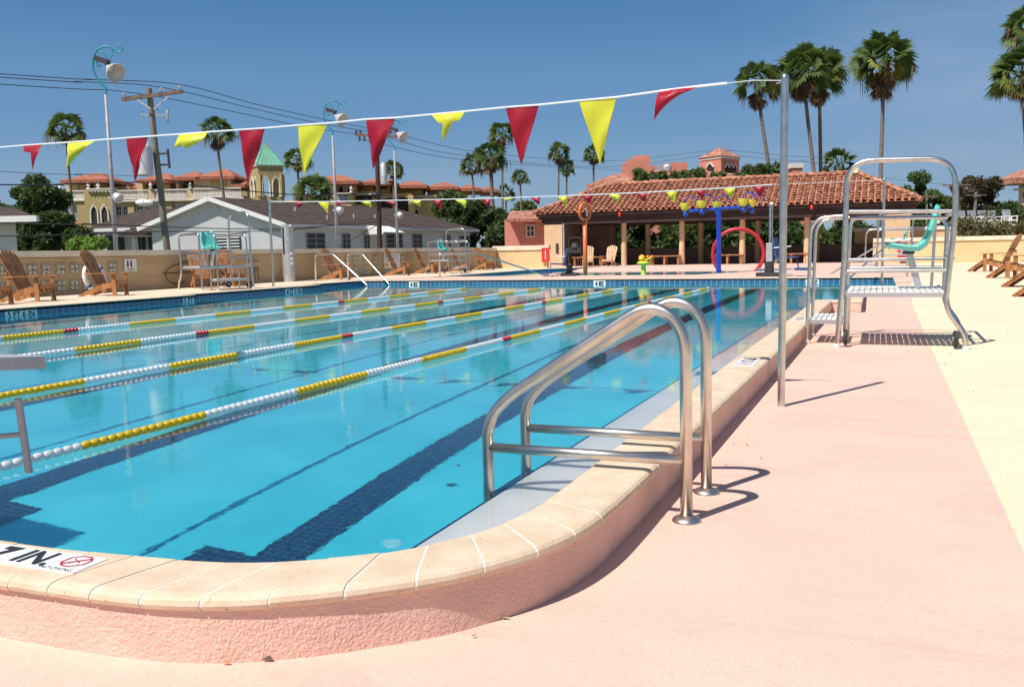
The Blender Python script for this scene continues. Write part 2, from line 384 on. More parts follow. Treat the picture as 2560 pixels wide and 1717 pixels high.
def copingmat():
    m = bpy.data.materials.new('travertine_coping'); m.use_nodes = True; t = m.node_tree; p = t.nodes['Principled BSDF']
    p.inputs['Roughness'].default_value = .75; p.inputs['Specular IOR Level'].default_value = .35
    tc_ = nd(t, 'ShaderNodeTexCoord'); n1 = nd(t, 'ShaderNodeTexNoise', Scale=7., Detail=8., Roughness=.6); n2 = nd(t, 'ShaderNodeTexNoise', Scale=48., Detail=4., Roughness=.6)
    n3 = nd(t, 'ShaderNodeTexNoise', Scale=220., Detail=2.)
    for n in (n1, n2, n3): t.links.new(tc_.outputs['Object'], n.inputs['Vector'])
    r1 = nd(t, 'ShaderNodeValToRGB'); e = r1.color_ramp.elements; e[0].position = .3; e[1].position = .7
    e[0].color = (.64, .48, .33, 1); e[1].color = (.78, .64, .49, 1); t.links.new(n1.outputs[0], r1.inputs[0])
    r2 = nd(t, 'ShaderNodeValToRGB'); e = r2.color_ramp.elements; e[0].position = .27; e[1].position = .34
    e[0].color = (.45, .36, .28, 1); e[1].color = (1, 1, 1, 1); t.links.new(n2.outputs[0], r2.inputs[0])
    r3 = nd(t, 'ShaderNodeValToRGB'); e = r3.color_ramp.elements; e[0].position = .3; e[1].position = .7
    e[0].color = (.86, .84, .8, 1); e[1].color = (1, 1, 1, 1); t.links.new(n3.outputs[0], r3.inputs[0])
    a = nd(t, 'ShaderNodeMix'); a.data_type = 'RGBA'; a.blend_type = 'MULTIPLY'; a.inputs[0].default_value = 1
    t.links.new(r1.outputs[0], a.inputs[6]); t.links.new(r2.outputs[0], a.inputs[7])
    b_ = nd(t, 'ShaderNodeMix'); b_.data_type = 'RGBA'; b_.blend_type = 'MULTIPLY'; b_.inputs[0].default_value = 1
    t.links.new(a.outputs[2], b_.inputs[6]); t.links.new(r3.outputs[0], b_.inputs[7]); t.links.new(b_.outputs[2], p.inputs['Base Color'])
    b = nd(t, 'ShaderNodeBump', Strength=.35, Distance=.004); t.links.new(n2.outputs[0], b.inputs['Height']); t.links.new(b.outputs[0], p.inputs['Normal'])
    return m
M['coping'] = copingmat()
M['grout'] = mat('white_grout', (.82, .8, .74), .8)

def tilemat(name, c, grout, size, mortar, flat=False, rough=.2, var=.12):
    m = bpy.data.materials.new(name); m.use_nodes = True; t = m.node_tree; p = t.nodes['Principled BSDF']; p.inputs['Roughness'].default_value = rough
    tc_ = nd(t, 'ShaderNodeTexCoord'); src = tc_.outputs['Object']
    if not flat:
        sx = nd(t, 'ShaderNodeSeparateXYZ'); t.links.new(src, sx.inputs[0]); ad = nd(t, 'ShaderNodeMath'); ad.operation = 'ADD'
        t.links.new(sx.outputs[0], ad.inputs[0]); t.links.new(sx.outputs[1], ad.inputs[1]); cb = nd(t, 'ShaderNodeCombineXYZ')
        t.links.new(ad.outputs[0], cb.inputs[0]); t.links.new(sx.outputs[2], cb.inputs[1]); src = cb.outputs[0]
    b = nd(t, 'ShaderNodeTexBrick'); b.offset = 0; b.squash = 1
    b.inputs['Scale'].default_value = 1; b.inputs['Brick Width'].default_value = size; b.inputs['Row Height'].default_value = size
    b.inputs['Mortar Size'].default_value = mortar; b.inputs['Mortar Smooth'].default_value = .1
    b.inputs['Color1'].default_value = (*[x * (1 - var) for x in c], 1); b.inputs['Color2'].default_value = (*[x * (1 + var) for x in c], 1); b.inputs['Mortar'].default_value = (*grout, 1)
    t.links.new(src, b.inputs['Vector']); t.links.new(b.outputs['Color'], p.inputs['Base Color'])
    return m
M['tile_band'] = tilemat('blue_waterline_tile', (.05, .14, .25), (.4, .46, .5), .152, .006)
M['lane_tile'] = tilemat('navy_mosaic', (.006, .018, .075), (.012, .12, .15), .052, .0035, flat=True, rough=.4, var=.3)
M['plaster'] = mat('turquoise_plaster', (.03, .50, .635), .8, c2=(.06, .60, .72), vs=1.1, detail=12)
M['ledge'] = mat('grey_white_gutter', (.66, .64, .62), .6, var=.07, vs=3, detail=6)

def watermat(name, tint, bumps):
    m = bpy.data.materials.new(name); m.use_nodes = True; t = m.node_tree; p = t.nodes['Principled BSDF']
    p.inputs['Base Color'].default_value = (*tint, 1); p.inputs['Transmission Weight'].default_value = 1
    p.inputs['Roughness'].default_value = 0; p.inputs['IOR'].default_value = 1.333
    tc_ = nd(t, 'ShaderNodeTexCoord'); prev = None
    for sc_, st, di, stretch in bumps:
        mp_ = nd(t, 'ShaderNodeMapping'); mp_.inputs['Scale'].default_value = stretch; mp_.inputs['Rotation'].default_value = (0, 0, R(-25))
        t.links.new(tc_.outputs['Object'], mp_.inputs[0])
        n = nd(t, 'ShaderNodeTexNoise', Scale=sc_, Detail=3., Roughness=.5); n.inputs['Distortion'].default_value = .3
        t.links.new(mp_.outputs[0], n.inputs['Vector'])
        b = nd(t, 'ShaderNodeBump', Strength=st, Distance=di); t.links.new(n.outputs[0], b.inputs['Height'])
        if prev: t.links.new(prev.outputs[0], b.inputs['Normal'])
        prev = b
    t.links.new(prev.outputs[0], p.inputs['Normal'])
    return m
M['water'] = watermat('pool_water', (.93, .985, 1.0), [(1.3, .04, .05, (1, .6, 1)), (5., .05, .012, (1, .7, 1)), (19., .13, .005, (1, .5, 1))])

def rooftile(name, c, c2, width, along='x'):
    m = mat(name, c, .85, c2=c2, vs=3.0, detail=8)
    return m
M['roof_tile'] = mat('barrel_roof_tile', (.23, .075, .045), .85, c2=(.58, .27, .16), vs=3.6, detail=8, bump=.2, bs=25, bd=.01)
def wavemat(name, c, c2, sx, ang):
    m = mat(name, c, .85, c2=c2, vs=2.6, detail=8); t = m.node_tree; p = t.nodes['Principled BSDF']
    tc_ = nd(t, 'ShaderNodeTexCoord'); mp_ = nd(t, 'ShaderNodeMapping'); mp_.inputs['Rotation'].default_value = (0, 0, ang)
    wv = nd(t, 'ShaderNodeTexWave'); wv.inputs['Scale'].default_value = sx; wv.bands_direction = 'X'
    t.links.new(tc_.outputs['Object'], mp_.inputs[0]); t.links.new(mp_.outputs[0], wv.inputs['Vector'])
    b = nd(t, 'ShaderNodeBump', Strength=.6, Distance=.05); t.links.new(wv.outputs[1], b.inputs['Height']); t.links.new(b.outputs[0], p.inputs['Normal'])
    return m
M['roof_far'] = wavemat('far_roof_tile', (.3, .085, .05), (.48, .18, .105), 2.2, -YAW)
M['roof_far2'] = wavemat('far_roof_tile_worn', (.25, .085, .055), (.58, .28, .19), 2.4, -YAW)
M['siding'] = mat('clapboard_siding', (.78, .78, .78), .65, var=.04, vs=1.2)
t = M['siding'].node_tree; tc_ = t.nodes.new('ShaderNodeTexCoord'); wv = t.nodes.new('ShaderNodeTexWave'); wv.bands_direction = 'Z'; wv.wave_profile = 'SAW'; wv.inputs['Scale'].default_value = 1.6
t.links.new(tc_.outputs['Object'], wv.inputs['Vector']); b_ = t.nodes.new('ShaderNodeBump'); b_.inputs['Strength'].default_value = .8; b_.inputs['Distance'].default_value = .05
t.links.new(wv.outputs[1], b_.inputs['Height']); t.links.new(b_.outputs[0], t.nodes['Principled BSDF'].inputs['Normal'])
#@@PART2
# ================================================================== GROUND, POOL, DECKS
WZ = -0.14                                # water level
def dz(y):                                # the right-hand deck ramps up towards the far end
    return -.19 if y < 15.8 else (0 if y > 23.5 else -.19 + .19 * (y - 15.8) / 7.7)
g = MB(); S = 3000; GZ = -.75
for a in ((-S, -S, S, -12), (-S, 58, S, S), (-S, -12, -24, 58), (11, -12, S, 58)):
    g.face([(a[0], a[1], GZ), (a[2], a[1], GZ), (a[2], a[3], GZ), (a[0], a[3], GZ)])
tag(g.build('ground', M['ground']), kind='structure')

# matched inner / outer coping outline, running from near left round the corner to the far right
PAIR = [((-15.05, 1.97), (-15.05, 1.70)), ((-9, 1.965), (-9, 1.71)), ((-4.5, 1.96), (-4.5, 1.71)), ((-3.4, 1.955), (-3.4, 1.715)), ((-2.58, 1.96), (-2.62, 1.72)), ((-2.25, 1.97), (-2.3, 1.722)),
        ((-1.87, 2.01), (-1.93, 1.735)), ((-1.67, 2.06), (-1.71, 1.768)), ((-1.53, 2.13), (-1.535, 1.83)), ((-1.4, 2.215), (-1.37, 1.93)),
        ((-1.3, 2.31), (-1.23, 2.045)), ((-1.22, 2.42), (-1.1, 2.17)), ((-1.155, 2.54), (-.995, 2.32)), ((-1.115, 2.67), (-.915, 2.48)), ((-1.09, 2.82), (-.865, 2.67)),
        ((-1.08, 3.02), (-.84, 2.93)), ((-1.078, 3.6), (-.83, 3.55)), ((-1.075, 4.5), (-.822, 4.5)), ((-1.05, 8), (-.785, 8)), ((-1.0, 12), (-.745, 12)), ((-.97, 15.65), (-.7, 15.38))]
ci = catmull([(*p[0], 0) for p in PAIR], 6); co = catmull([(*p[1], 0) for p in PAIR], 6)
# deck sheets
dk = MB()
poly = [(p.x - .03 if p.y > 3 else p.x - .02, p.y + (.03 if p.x < -1.3 else .01)) for p in co if p.y <= 15.4]
rs = [q for q in poly if q[1] >= 2.9]
for a, b in zip(rs, rs[1:]): dk.face([(a[0], a[1], -.19), (.47 + .004 * a[1], a[1], -.19), (.47 + .004 * b[1], b[1], -.19), (b[0], b[1], -.19)])
lo = [q for q in poly if q[1] < 2.9] + [rs[0]]
for a, b in zip(lo, lo[1:]):
    dk.face([(a[0], a[1], -.19), (a[0], -11, -.19), (b[0], -11, -.19), (b[0], b[1], -.19)])
a = rs[0]; dk.face([(a[0], a[1], -.19), (a[0], -11, -.19), (.47, -11, -.19), (.482, a[1], -.19)])
dk.face([(-15.05, 1.73, -.19), (-22, 1.73, -.19), (-22, -11, -.19), (-15.05, -11, -.19)])
ys = [15.36, 16, 18, 20, 20.68]
for y0, y1 in zip(ys, ys[1:]): dk.face([(-.27, y0, dz(y0)), (.5 + .01 * (y0 - 12), y0, dz(y0)), (.5 + .01 * (y1 - 12), y1, dz(y1)), (-.27, y1, dz(y1))])
dk.face([(-.76, 15.36, -.19), (-.27, 15.36, -.19), (-.27, 15.5, -.19), (-.76, 15.5, -.19)])
ys = [20.68, 22, 23.5, 26.65]
for y0, y1 in zip(ys, ys[1:]): dk.face([(.57, y0, dz(y0)), (.6 + .04 * (y0 - 20.7), y0, dz(y0)), (.6 + .04 * (y1 - 20.7), y1, dz(y1)), (.57, y1, dz(y1))])
dk.face([(-17.2, 26.65, 0), (.84, 26.65, 0), (1.0, 30.0, 0), (-15.0, 30.0, 0)])
dk.face([(-6.0, 30, 0), (1.0, 30, 0), (1.3, 37.5, 0), (-2.6, 37.5, 0)])
dk.face([(-4.6, 37.5, 0), (1.3, 37.5, 0), (1.6, 47, 0), (-5, 47, 0)]); dk.face([(-13.2, 38.6, -.16), (-4.6, 38.6, -.16), (-4.6, 41.5, 0), (-13.4, 41.5, 0)]); dk.face([(-13.4, 41.5, 0), (-4.6, 41.5, 0), (-5, 47, 0), (-13.9, 47, 0)])
tag(dk.build('pool_deck_pink', M['deck_pink']), kind='structure')
dy = MB(); st = [-11, 3, 8, 12, 15.8, 18, 20.68, 23.5, 26.65, 30, 37.5, 47]
def bx(y): return .47 + .004 * y if y < 15.5 else (.5 + .01 * (y - 12) if y < 20.7 else (.6 + .04 * (y - 20.7) if y < 30 else .97 + .037 * (y - 30)))
for y0, y1 in zip(st, st[1:]): dy.face([(bx(y0), y0, dz(y0)), (11, y0, dz(y0)), (11, y1, dz(y1)), (bx(y1), y1, dz(y1))])
tag(dy.build('pool_deck_yellow', M['deck_yellow']), kind='structure')
dl = MB()
dl.face([(-22, 1.73, 0), (-15.33, 1.73, 0), (-15.33, 17, 0), (-22, 17, 0)])
dl.face([(-22, 17, 0), (-15.78, 17, 0), (-15.78, 22.9, 0), (-22, 22.9, 0)])
dl.face([(-22, 22.9, 0), (-16.48, 22.9, 0), (-16.48, 26.65, 0), (-22, 26.65, 0)])
dl.face([(-22, 26.65, 0), (-17.2, 26.65, 0), (-15.6, 30, 0), (-15.4, 34, 0), (-15.4, 40, 0), (-22, 40, 0)])
dl.face([(-22, 40, 0), (-15.4, 40, 0), (-14.2, 47, 0), (-22, 47, 0)])
tag(dl.build('pool_deck_tan', M['deck_tan']), kind='structure')
pf = MB(); pf.face([(-22, 47, .0), (11, 47, .0), (11, 58, .0), (-22, 58, .0)]); tag(pf.build('pavilion_paving', M['deck_pink']), kind='structure')

# pool shell
inner = [(p.x, p.y) for p in ci]
outline = inner + [(-.5, 15.65), (-.5, 20.98), (.35, 20.98), (.35, 26.4), (-16.2, 26.4), (-16.2, 22.9), (-15.5, 22.9), (-15.5, 17.0), (-15.05, 17.0)]
wt = MB(); wt.face([(x, y, WZ) for x, y in outline])
water = wt.build('pool_water', M['water'], tri=True, up=True, smooth=True); tag(water, kind='structure'); water.cycles.is_caustics_caster = True
bs = MB()
def floor_z(y): return -1.86 + .5 * max(0, min(1, (y - 8) / 12))
fy = [1.9, 8, 11, 14, 17, 20, 26.5]
for y0, y1 in zip(fy, fy[1:]): bs.face([(-16.4, y0, floor_z(y0)), (.5, y0, floor_z(y0)), (.5, y1, floor_z(y1)), (-16.4, y1, floor_z(y1))])
for (a, b) in zip(outline, outline[1:] + outline[:1]):
    bs.k = 1; bs.face([(a[0], a[1], -.30), (b[0], b[1], -.30), (b[0], b[1], -.012), (a[0], a[1], -.012)])
    bs.k = 0; bs.face([(a[0], a[1], -1.95), (b[0], b[1], -1.95), (b[0], b[1], -.30), (a[0], a[1], -.30)])
basin = bs.build('pool_basin', [M['plaster'], M['tile_band']]); tag(basin, kind='structure')
# flooded gutter ledge along the right-hand wall
lg = MB()
lp = [q for q in inner if q[1] < 15.6 and q[0] > -1.6]
X0 = lambda y: -1.49 + .012 * (y - 3)
pts = [q for q in lp if q[0] > X0(q[1])]
for a, b in zip(pts, pts[1:]):
    lg.hexa([(X0(a[1]), a[1], -1.9), (a[0] + .01, a[1], -1.9), (b[0] + .01, b[1], -1.9), (X0(b[1]), b[1], -1.9),
             (X0(a[1]), a[1], -.165), (a[0] + .01, a[1], -.165), (b[0] + .01, b[1], -.165), (X0(b[1]), b[1], -.165)])
ledge = lg.build('gutter_ledge', M['ledge']); tag(ledge, kind='structure')
le = MB()
for y0, y1 in ((2.2, 8), (8, 15.6)): le.bar((X0(y0) - .008, y0, -.185), (X0(y1) - .008, y1, -.185), .012, .036)
le.box((-1.525, 3.44, -.4), (-1.49, 3.9, -.168))
lee = le.build('gutter_edge_tile', M['lane_tile']); tag(lee, kind='structure')
# lane markings on the floor
lm = MB()
for xc in (-2.93, -5.03, -7.2, -9.45, -12.1, -14.0):
    hy = [3.5, 8, 11, 14, 17, 20, 24.6]
    for y0, y1 in zip(hy, hy[1:]):
        e = .012 if y0 < 8 else .03
        lm.face([(xc - .135, y0, floor_z(y0) + e), (xc + .135, y0, floor_z(y0) + e), (xc + .135, y1, floor_z(y1) + e), (xc - .135, y1, floor_z(y1) + e)])
    for sx in (-1, 1): lm.face([(xc + sx * .135, 3.5, floor_z(3.5) + .013), (xc + sx * .44, 3.5, floor_z(3.5) + .013), (xc + sx * .44, 3.79, floor_z(3.5) + .013), (xc + sx * .135, 3.79, floor_z(3.5) + .013)])
    lm.box((xc - .13, 26.36, -1.2), (xc + .13, 26.4, -.4))
lane = lm.build('lane_markings', M['lane_tile']); tag(lane, kind='structure')
for o in (basin, ledge, lee, lane): o.cycles.is_caustics_receiver = True

# raised pool wall with stone coping
pw = thing('pool_wall', 'low pink stucco wall with travertine coping curving round the near pool corner', 'wall', (-.8, 3, -.19))
op = [p for p in co] + [Vector((-.24, 15.38, 0)), Vector((-.24, 20.72, 0)), Vector((.62, 20.72, 0)), Vector((.62, 26.4, 0))]
wm = MB(); off = []
for i, p in enumerate(op):
    t = (op[min(i + 1, len(op) - 1)] - op[max(i - 1, 0)]).normalized(); off.append(p + Vector((-t.y, t.x, 0)) * .018)
for a, b in zip(off, off[1:]): wm.face([(a.x, a.y, -.3), (b.x, b.y, -.3), (b.x, b.y, -.042), (a.x, a.y, -.042)])
wm.build('stucco_face', M['stucco'], pw, smooth=True, auto=True)
cm = MB(); gm = MB()
def lerp_poly(P, Q, s0, s1, L):           # matched points between arc lengths measured on P
    out = []
    for i in range(len(P)):
        if s0 < L[i] < s1: out.append((P[i], Q[i]))
    def smp(s):
        for i in range(len(P) - 1):
            if L[i] <= s <= L[i + 1]:
                t = (s - L[i]) / max(1e-6, L[i + 1] - L[i]); return (P[i].lerp(P[i + 1], t), Q[i].lerp(Q[i + 1], t))
        return (P[-1], Q[-1])
    return [smp(s0)] + out + [smp(s1)]
PROF = [(0, -.05), (0, -.006), (.02, 0), (.88, 0), (.945, -.004), (.985, -.013), (1.0, -.026), (.985, -.038), (.94, -.045), (.88, -.048)]
def coping_run(P, Q, stone, gap=.003, bull=True):
    L = [0]
    for a, b in zip(P, P[1:]): L.append(L[-1] + (b - a).length)
    s = 0
    rng = random.Random(5)
    while s < L[-1] - .02:
        mid = lerp_poly(P, Q, s, min(s + .01, L[-1]), L)[0][0]
        w_ = stone(mid) * rng.uniform(.96, 1.04); e = min(s + w_, L[-1])
        if L[-1] - e < .1: e = L[-1]
        seg = lerp_poly(P, Q, s + gap, e - gap, L); base = len(cm.v); n = len(PROF); dzj = rng.uniform(-.0015, .0015)
        for a, b in seg:
            for u, z in PROF:
                p = a.lerp(b, u); cm.v.append((p.x, p.y, z + dzj))
        for i in range(len(seg) - 1):
            for k in range(n):
                k2 = (k + 1) % n; cm.f.append((base + i * n + k, base + i * n + k2, base + (i + 1) * n + k2, base + (i + 1) * n + k)); cm.m.append(0)
        cm.f.append(tuple(base + k for k in range(n))); cm.m.append(0); cm.f.append(tuple(base + (len(seg) - 1) * n + k for k in reversed(range(n)))); cm.m.append(0)
        s = e
    base = len(gm.v); n = len(PROF)
    for a, b in zip(P, Q):
        for u, z in PROF:
            p = a.lerp(b, .006 + u * .986); gm.v.append((p.x, p.y, z - .0016 if z > -.03 else z + .002))
    for i in range(len(P) - 1):
        for k in range(n):
            k2 = (k + 1) % n; gm.f.append((base + i * n + k, base + i * n + k2, base + (i + 1) * n + k2, base + (i + 1) * n + k)); gm.m.append(0)
coping_run(ci, co, lambda p: .3 if p.x < -2.2 else (.152 if p.y < 2.95 else .29))
V = lambda *a: Vector(a)
coping_run([V(-.97, 15.65, 0), V(-.5, 15.65, 0)], [V(-.7, 15.38, 0), V(-.24, 15.38, 0)], lambda p: .24)
coping_run([V(-.5, 15.65, 0), V(-.5, 20.98, 0)], [V(-.24, 15.38, 0), V(-.24, 20.72, 0)], lambda p: .3)
coping_run([V(-.5, 20.98, 0), V(.35, 20.98, 0)], [V(-.24, 20.72, 0), V(.62, 20.72, 0)], lambda p: .3)
coping_run([V(.35, 20.98, 0), V(.35, 26.4, 0)], [V(.62, 20.72, 0), V(.62, 26.66, 0)], lambda p: .3)
cm.build('coping', M['coping'], pw); gm.build('mortar_joints', M['grout'], pw)
# flush copings on the far and left edges
cf = MB()
for x in range(56):
    a = -16.48 + x * .3; cf.box((a + .003, 26.4, -.05), (min(a + .297, .34), 26.66, .008))
for y0, y1, x in ((1.75, 17.0, -15.05), (17.0, 22.9, -15.5), (22.9, 26.38, -16.2)):
    k = int((y1 - y0) / .3); 
    for i in range(k):
        a = y0 + (y1 - y0) * i / k; cf.box((x - .28, a + .003, -.05), (x, y0 + (y1 - y0) * (i + 1) / k - .003, .008))
for y, xa, xb in ((17.0, -15.5, -15.05), (22.9, -16.2, -15.5)): cf.box((xa - .28, y - .28, -.05), (xb - .285, y - .002, .007))
# wading pool rim
cf.box((-15.0, 29.9, -.05), (-3.0, 30.2, .009))
tag(cf.build('pool_coping', M['coping']), kind='structure')
# wading pool
wo = [(-14.9, 30.2), (-3.2, 30.2), (-3.2, 37.5), (-4.6, 37.5), (-4.6, 39.5), (-13.2, 39.5), (-14.1, 44.5), (-15.3, 41), (-15.5, 37), (-15.5, 33)]
w2 = MB(); w2.face([(x, y, -.09) for x, y in wo]); wp = w2.build('wading_pool_water', M['water'], tri=True, up=True, smooth=True); tag(wp, kind='structure'); wp.cycles.is_caustics_caster = True
b2 = MB(); b2.face([(x, y, -.5) for x, y in wo])
for i, (a, b) in enumerate(zip(wo, wo[1:] + wo[:1])):
    if i == 4: continue
    b2.k = 1; b2.face([(a[0], a[1], -.22), (b[0], b[1], -.22), (b[0], b[1], .012), (a[0], a[1], .012)])
    b2.k = 0; b2.face([(a[0], a[1], -.5), (b[0], b[1], -.5), (b[0], b[1], -.22), (a[0], a[1], -.22)])
wb = b2.build('wading_pool_basin', [M['plaster'], M['tile_band']], tri=True); tag(wb, kind='structure'); wb.cycles.is_caustics_receiver = True

# floor drain, fallen leaves
M['inlet'] = mat('inlet_plastic', (.25, .62, .7), .6)
dr = MB(); dr.lathe([(0, .012), (.045, .012), (.055, .005), (.058, 0)], (-2.46, 4.22, -1.86), 20)
o = dr.build('floor_inlet', M['inlet']); tag(o, 'round pale inlet cover on the pool floor beside the dark lane line', 'inlet'); o.cycles.is_caustics_receiver = True
def leaf(name, x, y, z, s, mt, rz, label, grp=None, curl=.3):
    m = MB(); P = [(-1, 0, 0), (-.4, .3, curl * .5), (.3, .34, curl), (1, 0, curl * .2), (.3, -.34, curl * .7), (-.4, -.3, curl * .3)]
    c_, s_ = math.cos(rz), math.sin(rz)
    q = [(x + s * (c_ * a - s_ * b), y + s * (s_ * a + c_ * b), z + .004 + s * c) for a, b, c in P]
    m.face([q[0], q[1], q[2], q[3]]); m.face([q[0], q[3], q[4], q[5]])
    return tag(m.build(name, mt), label, 'leaf', grp)
M['leaf_brown'] = mat('dry_leaf', (.12, .06, .04), .8); M['leaf_tan'] = mat('tan_leaf', (.45, .2, .08), .8); M['leaf_gr'] = mat('green_bit', (.35, .38, .12), .8)
def lf(px, py, s, mt, rz, label, grp=None, curl=.3, z=-.187):
    p = gnd(px, py, z); return leaf('fallen_leaf', p.x, p.y, z, s, M[mt], rz, label, grp, curl)
lf(668, 1651, .017, 'leaf_brown', .2, 'curled dark brown leaf at the foot of the pink pool wall', None, .5)
lf(566, 1659, .014, 'leaf_tan', .1, 'thin flat tan leaf left of the curled dark leaf by the pink wall', None, .15)
lf(1185, 1592, .009, 'leaf_tan', 1.2, 'small orange brown leaf alone on the pink deck below the coping curve')
lf(1265, 1546, .013, 'leaf_gr', .4, 'flat pale green leaf touching the foot of the curved pink wall', None, .05)
rng = random.Random(11)
for px, py in ((1834, 1111), (1868, 1113), (1903, 1146), (1815, 1164), (2048, 896), (2225, 910), (2148, 972), (2028, 882), (2044, 878), (2004, 887), (2268, 880)):
    lf(px, py, rng.uniform(.008, .014), 'leaf_brown', rng.uniform(0, 3), 'tiny dark leaf scrap lying on the pink deck', 'leaf scraps on the pink deck', .3)
for px, py in ((2362, 912), (2377, 884), (2433, 979), (2462, 797), (2480, 819), (2428, 763), (2542, 781), (2520, 834), (2395, 780), (2450, 756), (2465, 756), (2240, 783), (2300, 815), (2404, 868)):
    lf(px, py, rng.uniform(.012, .02), 'leaf_brown', rng.uniform(0, 3), 'tiny dark leaf scrap lying on the pale yellow deck', 'leaf scraps on the yellow deck', .3)
def under(px, py, z=-1.835):              # point on the pool floor seen through the water surface
    v = ray(px, py).normalized(); t = (WZ - CAMZ) / v.z; p = Vector((0, 0, CAMZ)) + v * t; h = math.hypot(v.x, v.y); sn = h / 1.333
    d = (WZ - z) / math.sqrt(1 - sn * sn) * sn; return Vector((p.x + v.x / h * d, p.y + v.y / h * d, z))
for i, (px, py) in enumerate(((1127, 1210), (1142, 1162), (1215, 975))):
    p = under(px, py); o = leaf('sunken_leaf', p.x, p.y, p.z, .045 if i == 0 else .028, M['leaf_brown'], .5 + i, ('larger dark leaf sunk on the pool floor left of the near stair rail', 'smaller sunken leaf just above the larger one on the pool floor', 'small sunken leaf by the thin shadow line, far from the other two')[i], 'sunken leaves in the near lane', .1)
    o.cycles.is_caustics_receiver = True

# ------------------------------------------------------------------ lettering
def text_mesh(txt, size, width=None, bold=.0):
    cu = bpy.data.curves.new('txt', 'FONT'); cu.body = txt; cu.size = size; cu.align_x = 'CENTER'; cu.align_y = 'CENTER'; cu.offset = bold
    ob = bpy.data.objects.new('txt', cu); col.objects.link(ob); bpy.context.view_layer.update()
    me = bpy.data.meshes.new_from_object(ob.evaluated_get(bpy.context.evaluated_depsgraph_get()))
    bpy.data.objects.remove(ob); 
    if width:
        xs = [v.co.x for v in me.vertices]; s = width / (max(xs) - min(xs)); c_ = (max(xs) + min(xs)) / 2
        for v in me.vertices: v.co.x = (v.co.x - c_) * s
    return me
def letter(parent, txt, size, centre, U, Vv, mt, width=None, bold=.0, name='lettering', height=None):
    me = text_mesh(txt, size, width, bold); U = Vector(U); Vv = Vector(Vv); c_ = Vector(centre); inv = pmat(parent).inverted()
    if height:
        ysv = [v.co.y for v in me.vertices]; s = height / (max(ysv) - min(ysv)); m_ = (max(ysv) + min(ysv)) / 2
        for v in me.vertices: v.co.y = (v.co.y - m_) * s
    for v in me.vertices: v.co = inv @ (c_ + U * v.co.x + Vv * v.co.y)
    me.materials.clear(); me.materials.append(mt); o = bpy.data.objects.new(name, me); col.objects.link(o); o.parent = parent; return o
def plate(parent, centre, U, Vv, N, w_, h_, t=.006, mt=None, name='tile'):
    m = MB(); c_ = Vector(centre); U = Vector(U) * w_ / 2; Vv = Vector(Vv) * h_ / 2; N = Vector(N) * t
    m.hexa([c_ - U - Vv - N, c_ + U - Vv - N, c_ + U + Vv - N, c_ - U + Vv - N, c_ - U - Vv, c_ + U - Vv, c_ + U + Vv, c_ - U + Vv])
    return m.build(name, mt or M['marker_white'], parent)
M['marker_white'] = mat('marker_tile', (.86, .86, .84), .35, var=.03, vs=9); M['ink'] = mat('black_lettering', (.025, .025, .03), .5); M['ink_red'] = mat('red_lettering', (.6, .05, .08), .5)
# wall markers at the waterline
def sidemark(y0, y1, X, txt, label):
    c_ = (X + .006, (y0 + y1) / 2, -.132); t = thing('depth_marker', label, 'depth marker', c_)
    plate(t, c_, (0, 1, 0), (0, 0, 1), (1, 0, 0), y1 - y0, .17)
    letter(t, txt, .1, Vector(c_) + V(.002, 0, .022), (0, 1, 0), (0, 0, 1), M['ink'], width=(y1 - y0) * .86, bold=.003, height=.112)
sidemark(11.92, 12.60, -15.05, '5 FT 6 IN', 'white waterline tile reading 5 FT 6 IN at the left edge of the photo')
sidemark(16.56, 16.92, -15.05, '5 FT', 'white waterline depth tile reading 5 FT below the left guard chair')
sidemark(21.1, 21.9, -15.5, '4 FT 6 IN', 'white waterline tile reading 4 FT 6 IN beneath the thick grey post')
for x0, x1, lb in ((-14.44, -14.06, 'leftmost 4 FT depth tile on the far pool wall, beside the stair rails'), (-8.07, -7.69, 'middle 4 FT depth tile on the far pool wall, right of the orange post'), (-1.9, -1.55, 'rightmost 4 FT depth tile on the far pool wall, behind the near guard chair')):
    c_ = ((x0 + x1) / 2, 26.394, -.137); t = thing('depth_marker', lb, 'depth marker', c_)
    plate(t, c_, (1, 0, 0), (0, 0, 1), (0, -1, 0), x1 - x0, .19)
    letter(t, '4 FT', .1, Vector(c_) + V(0, -.002, 0), (1, 0, 0), (0, 0, 1), M['ink'], width=.29, bold=.008, height=.14)
# near coping marker, read from the deck side
t = thing('depth_marker', 'white coping tiles reading 7 IN. and NO DIVING at the near pool edge', 'depth marker', (-2.5, 1.85, .004))
plate(t, (-2.158, 1.867, .0045), (1, 0, 0), (0, 1, 0), (0, 0, 1), .138, .125); plate(t, (-2.299, 1.867, .0045), (1, 0, 0), (0, 1, 0), (0, 0, 1), .139, .125)
plate(t, (-2.441, 1.867, .0045), (1, 0, 0), (0, 1, 0), (0, 0, 1), .139, .125)
for k in range(3): plate(t, (-2.583 - .142 * k, 1.867, .0045), (1, 0, 0), (0, 1, 0), (0, 0, 1), .139, .125)
letter(t, '7', .1, (-2.437, 1.867, .0065), (1, 0, 0), (0, 1, 0), M['ink'], bold=.006, height=.1, width=.066)
letter(t, 'IN.', .1, (-2.293, 1.867, .0065), (1, 0, 0), (0, 1, 0), M['ink'], bold=.002, height=.1, width=.135)
letter(t, '5 FT', .1, (-2.72, 1.867, .0065), (1, 0, 0), (0, 1, 0), M['ink'], bold=.006, height=.1, width=.2)
letter(t, 'NO DIVING', .03, (-2.165, 1.815, .0065), (1, 0, 0), (0, 1, 0), M['ink'], bold=0, height=.018, width=.122)
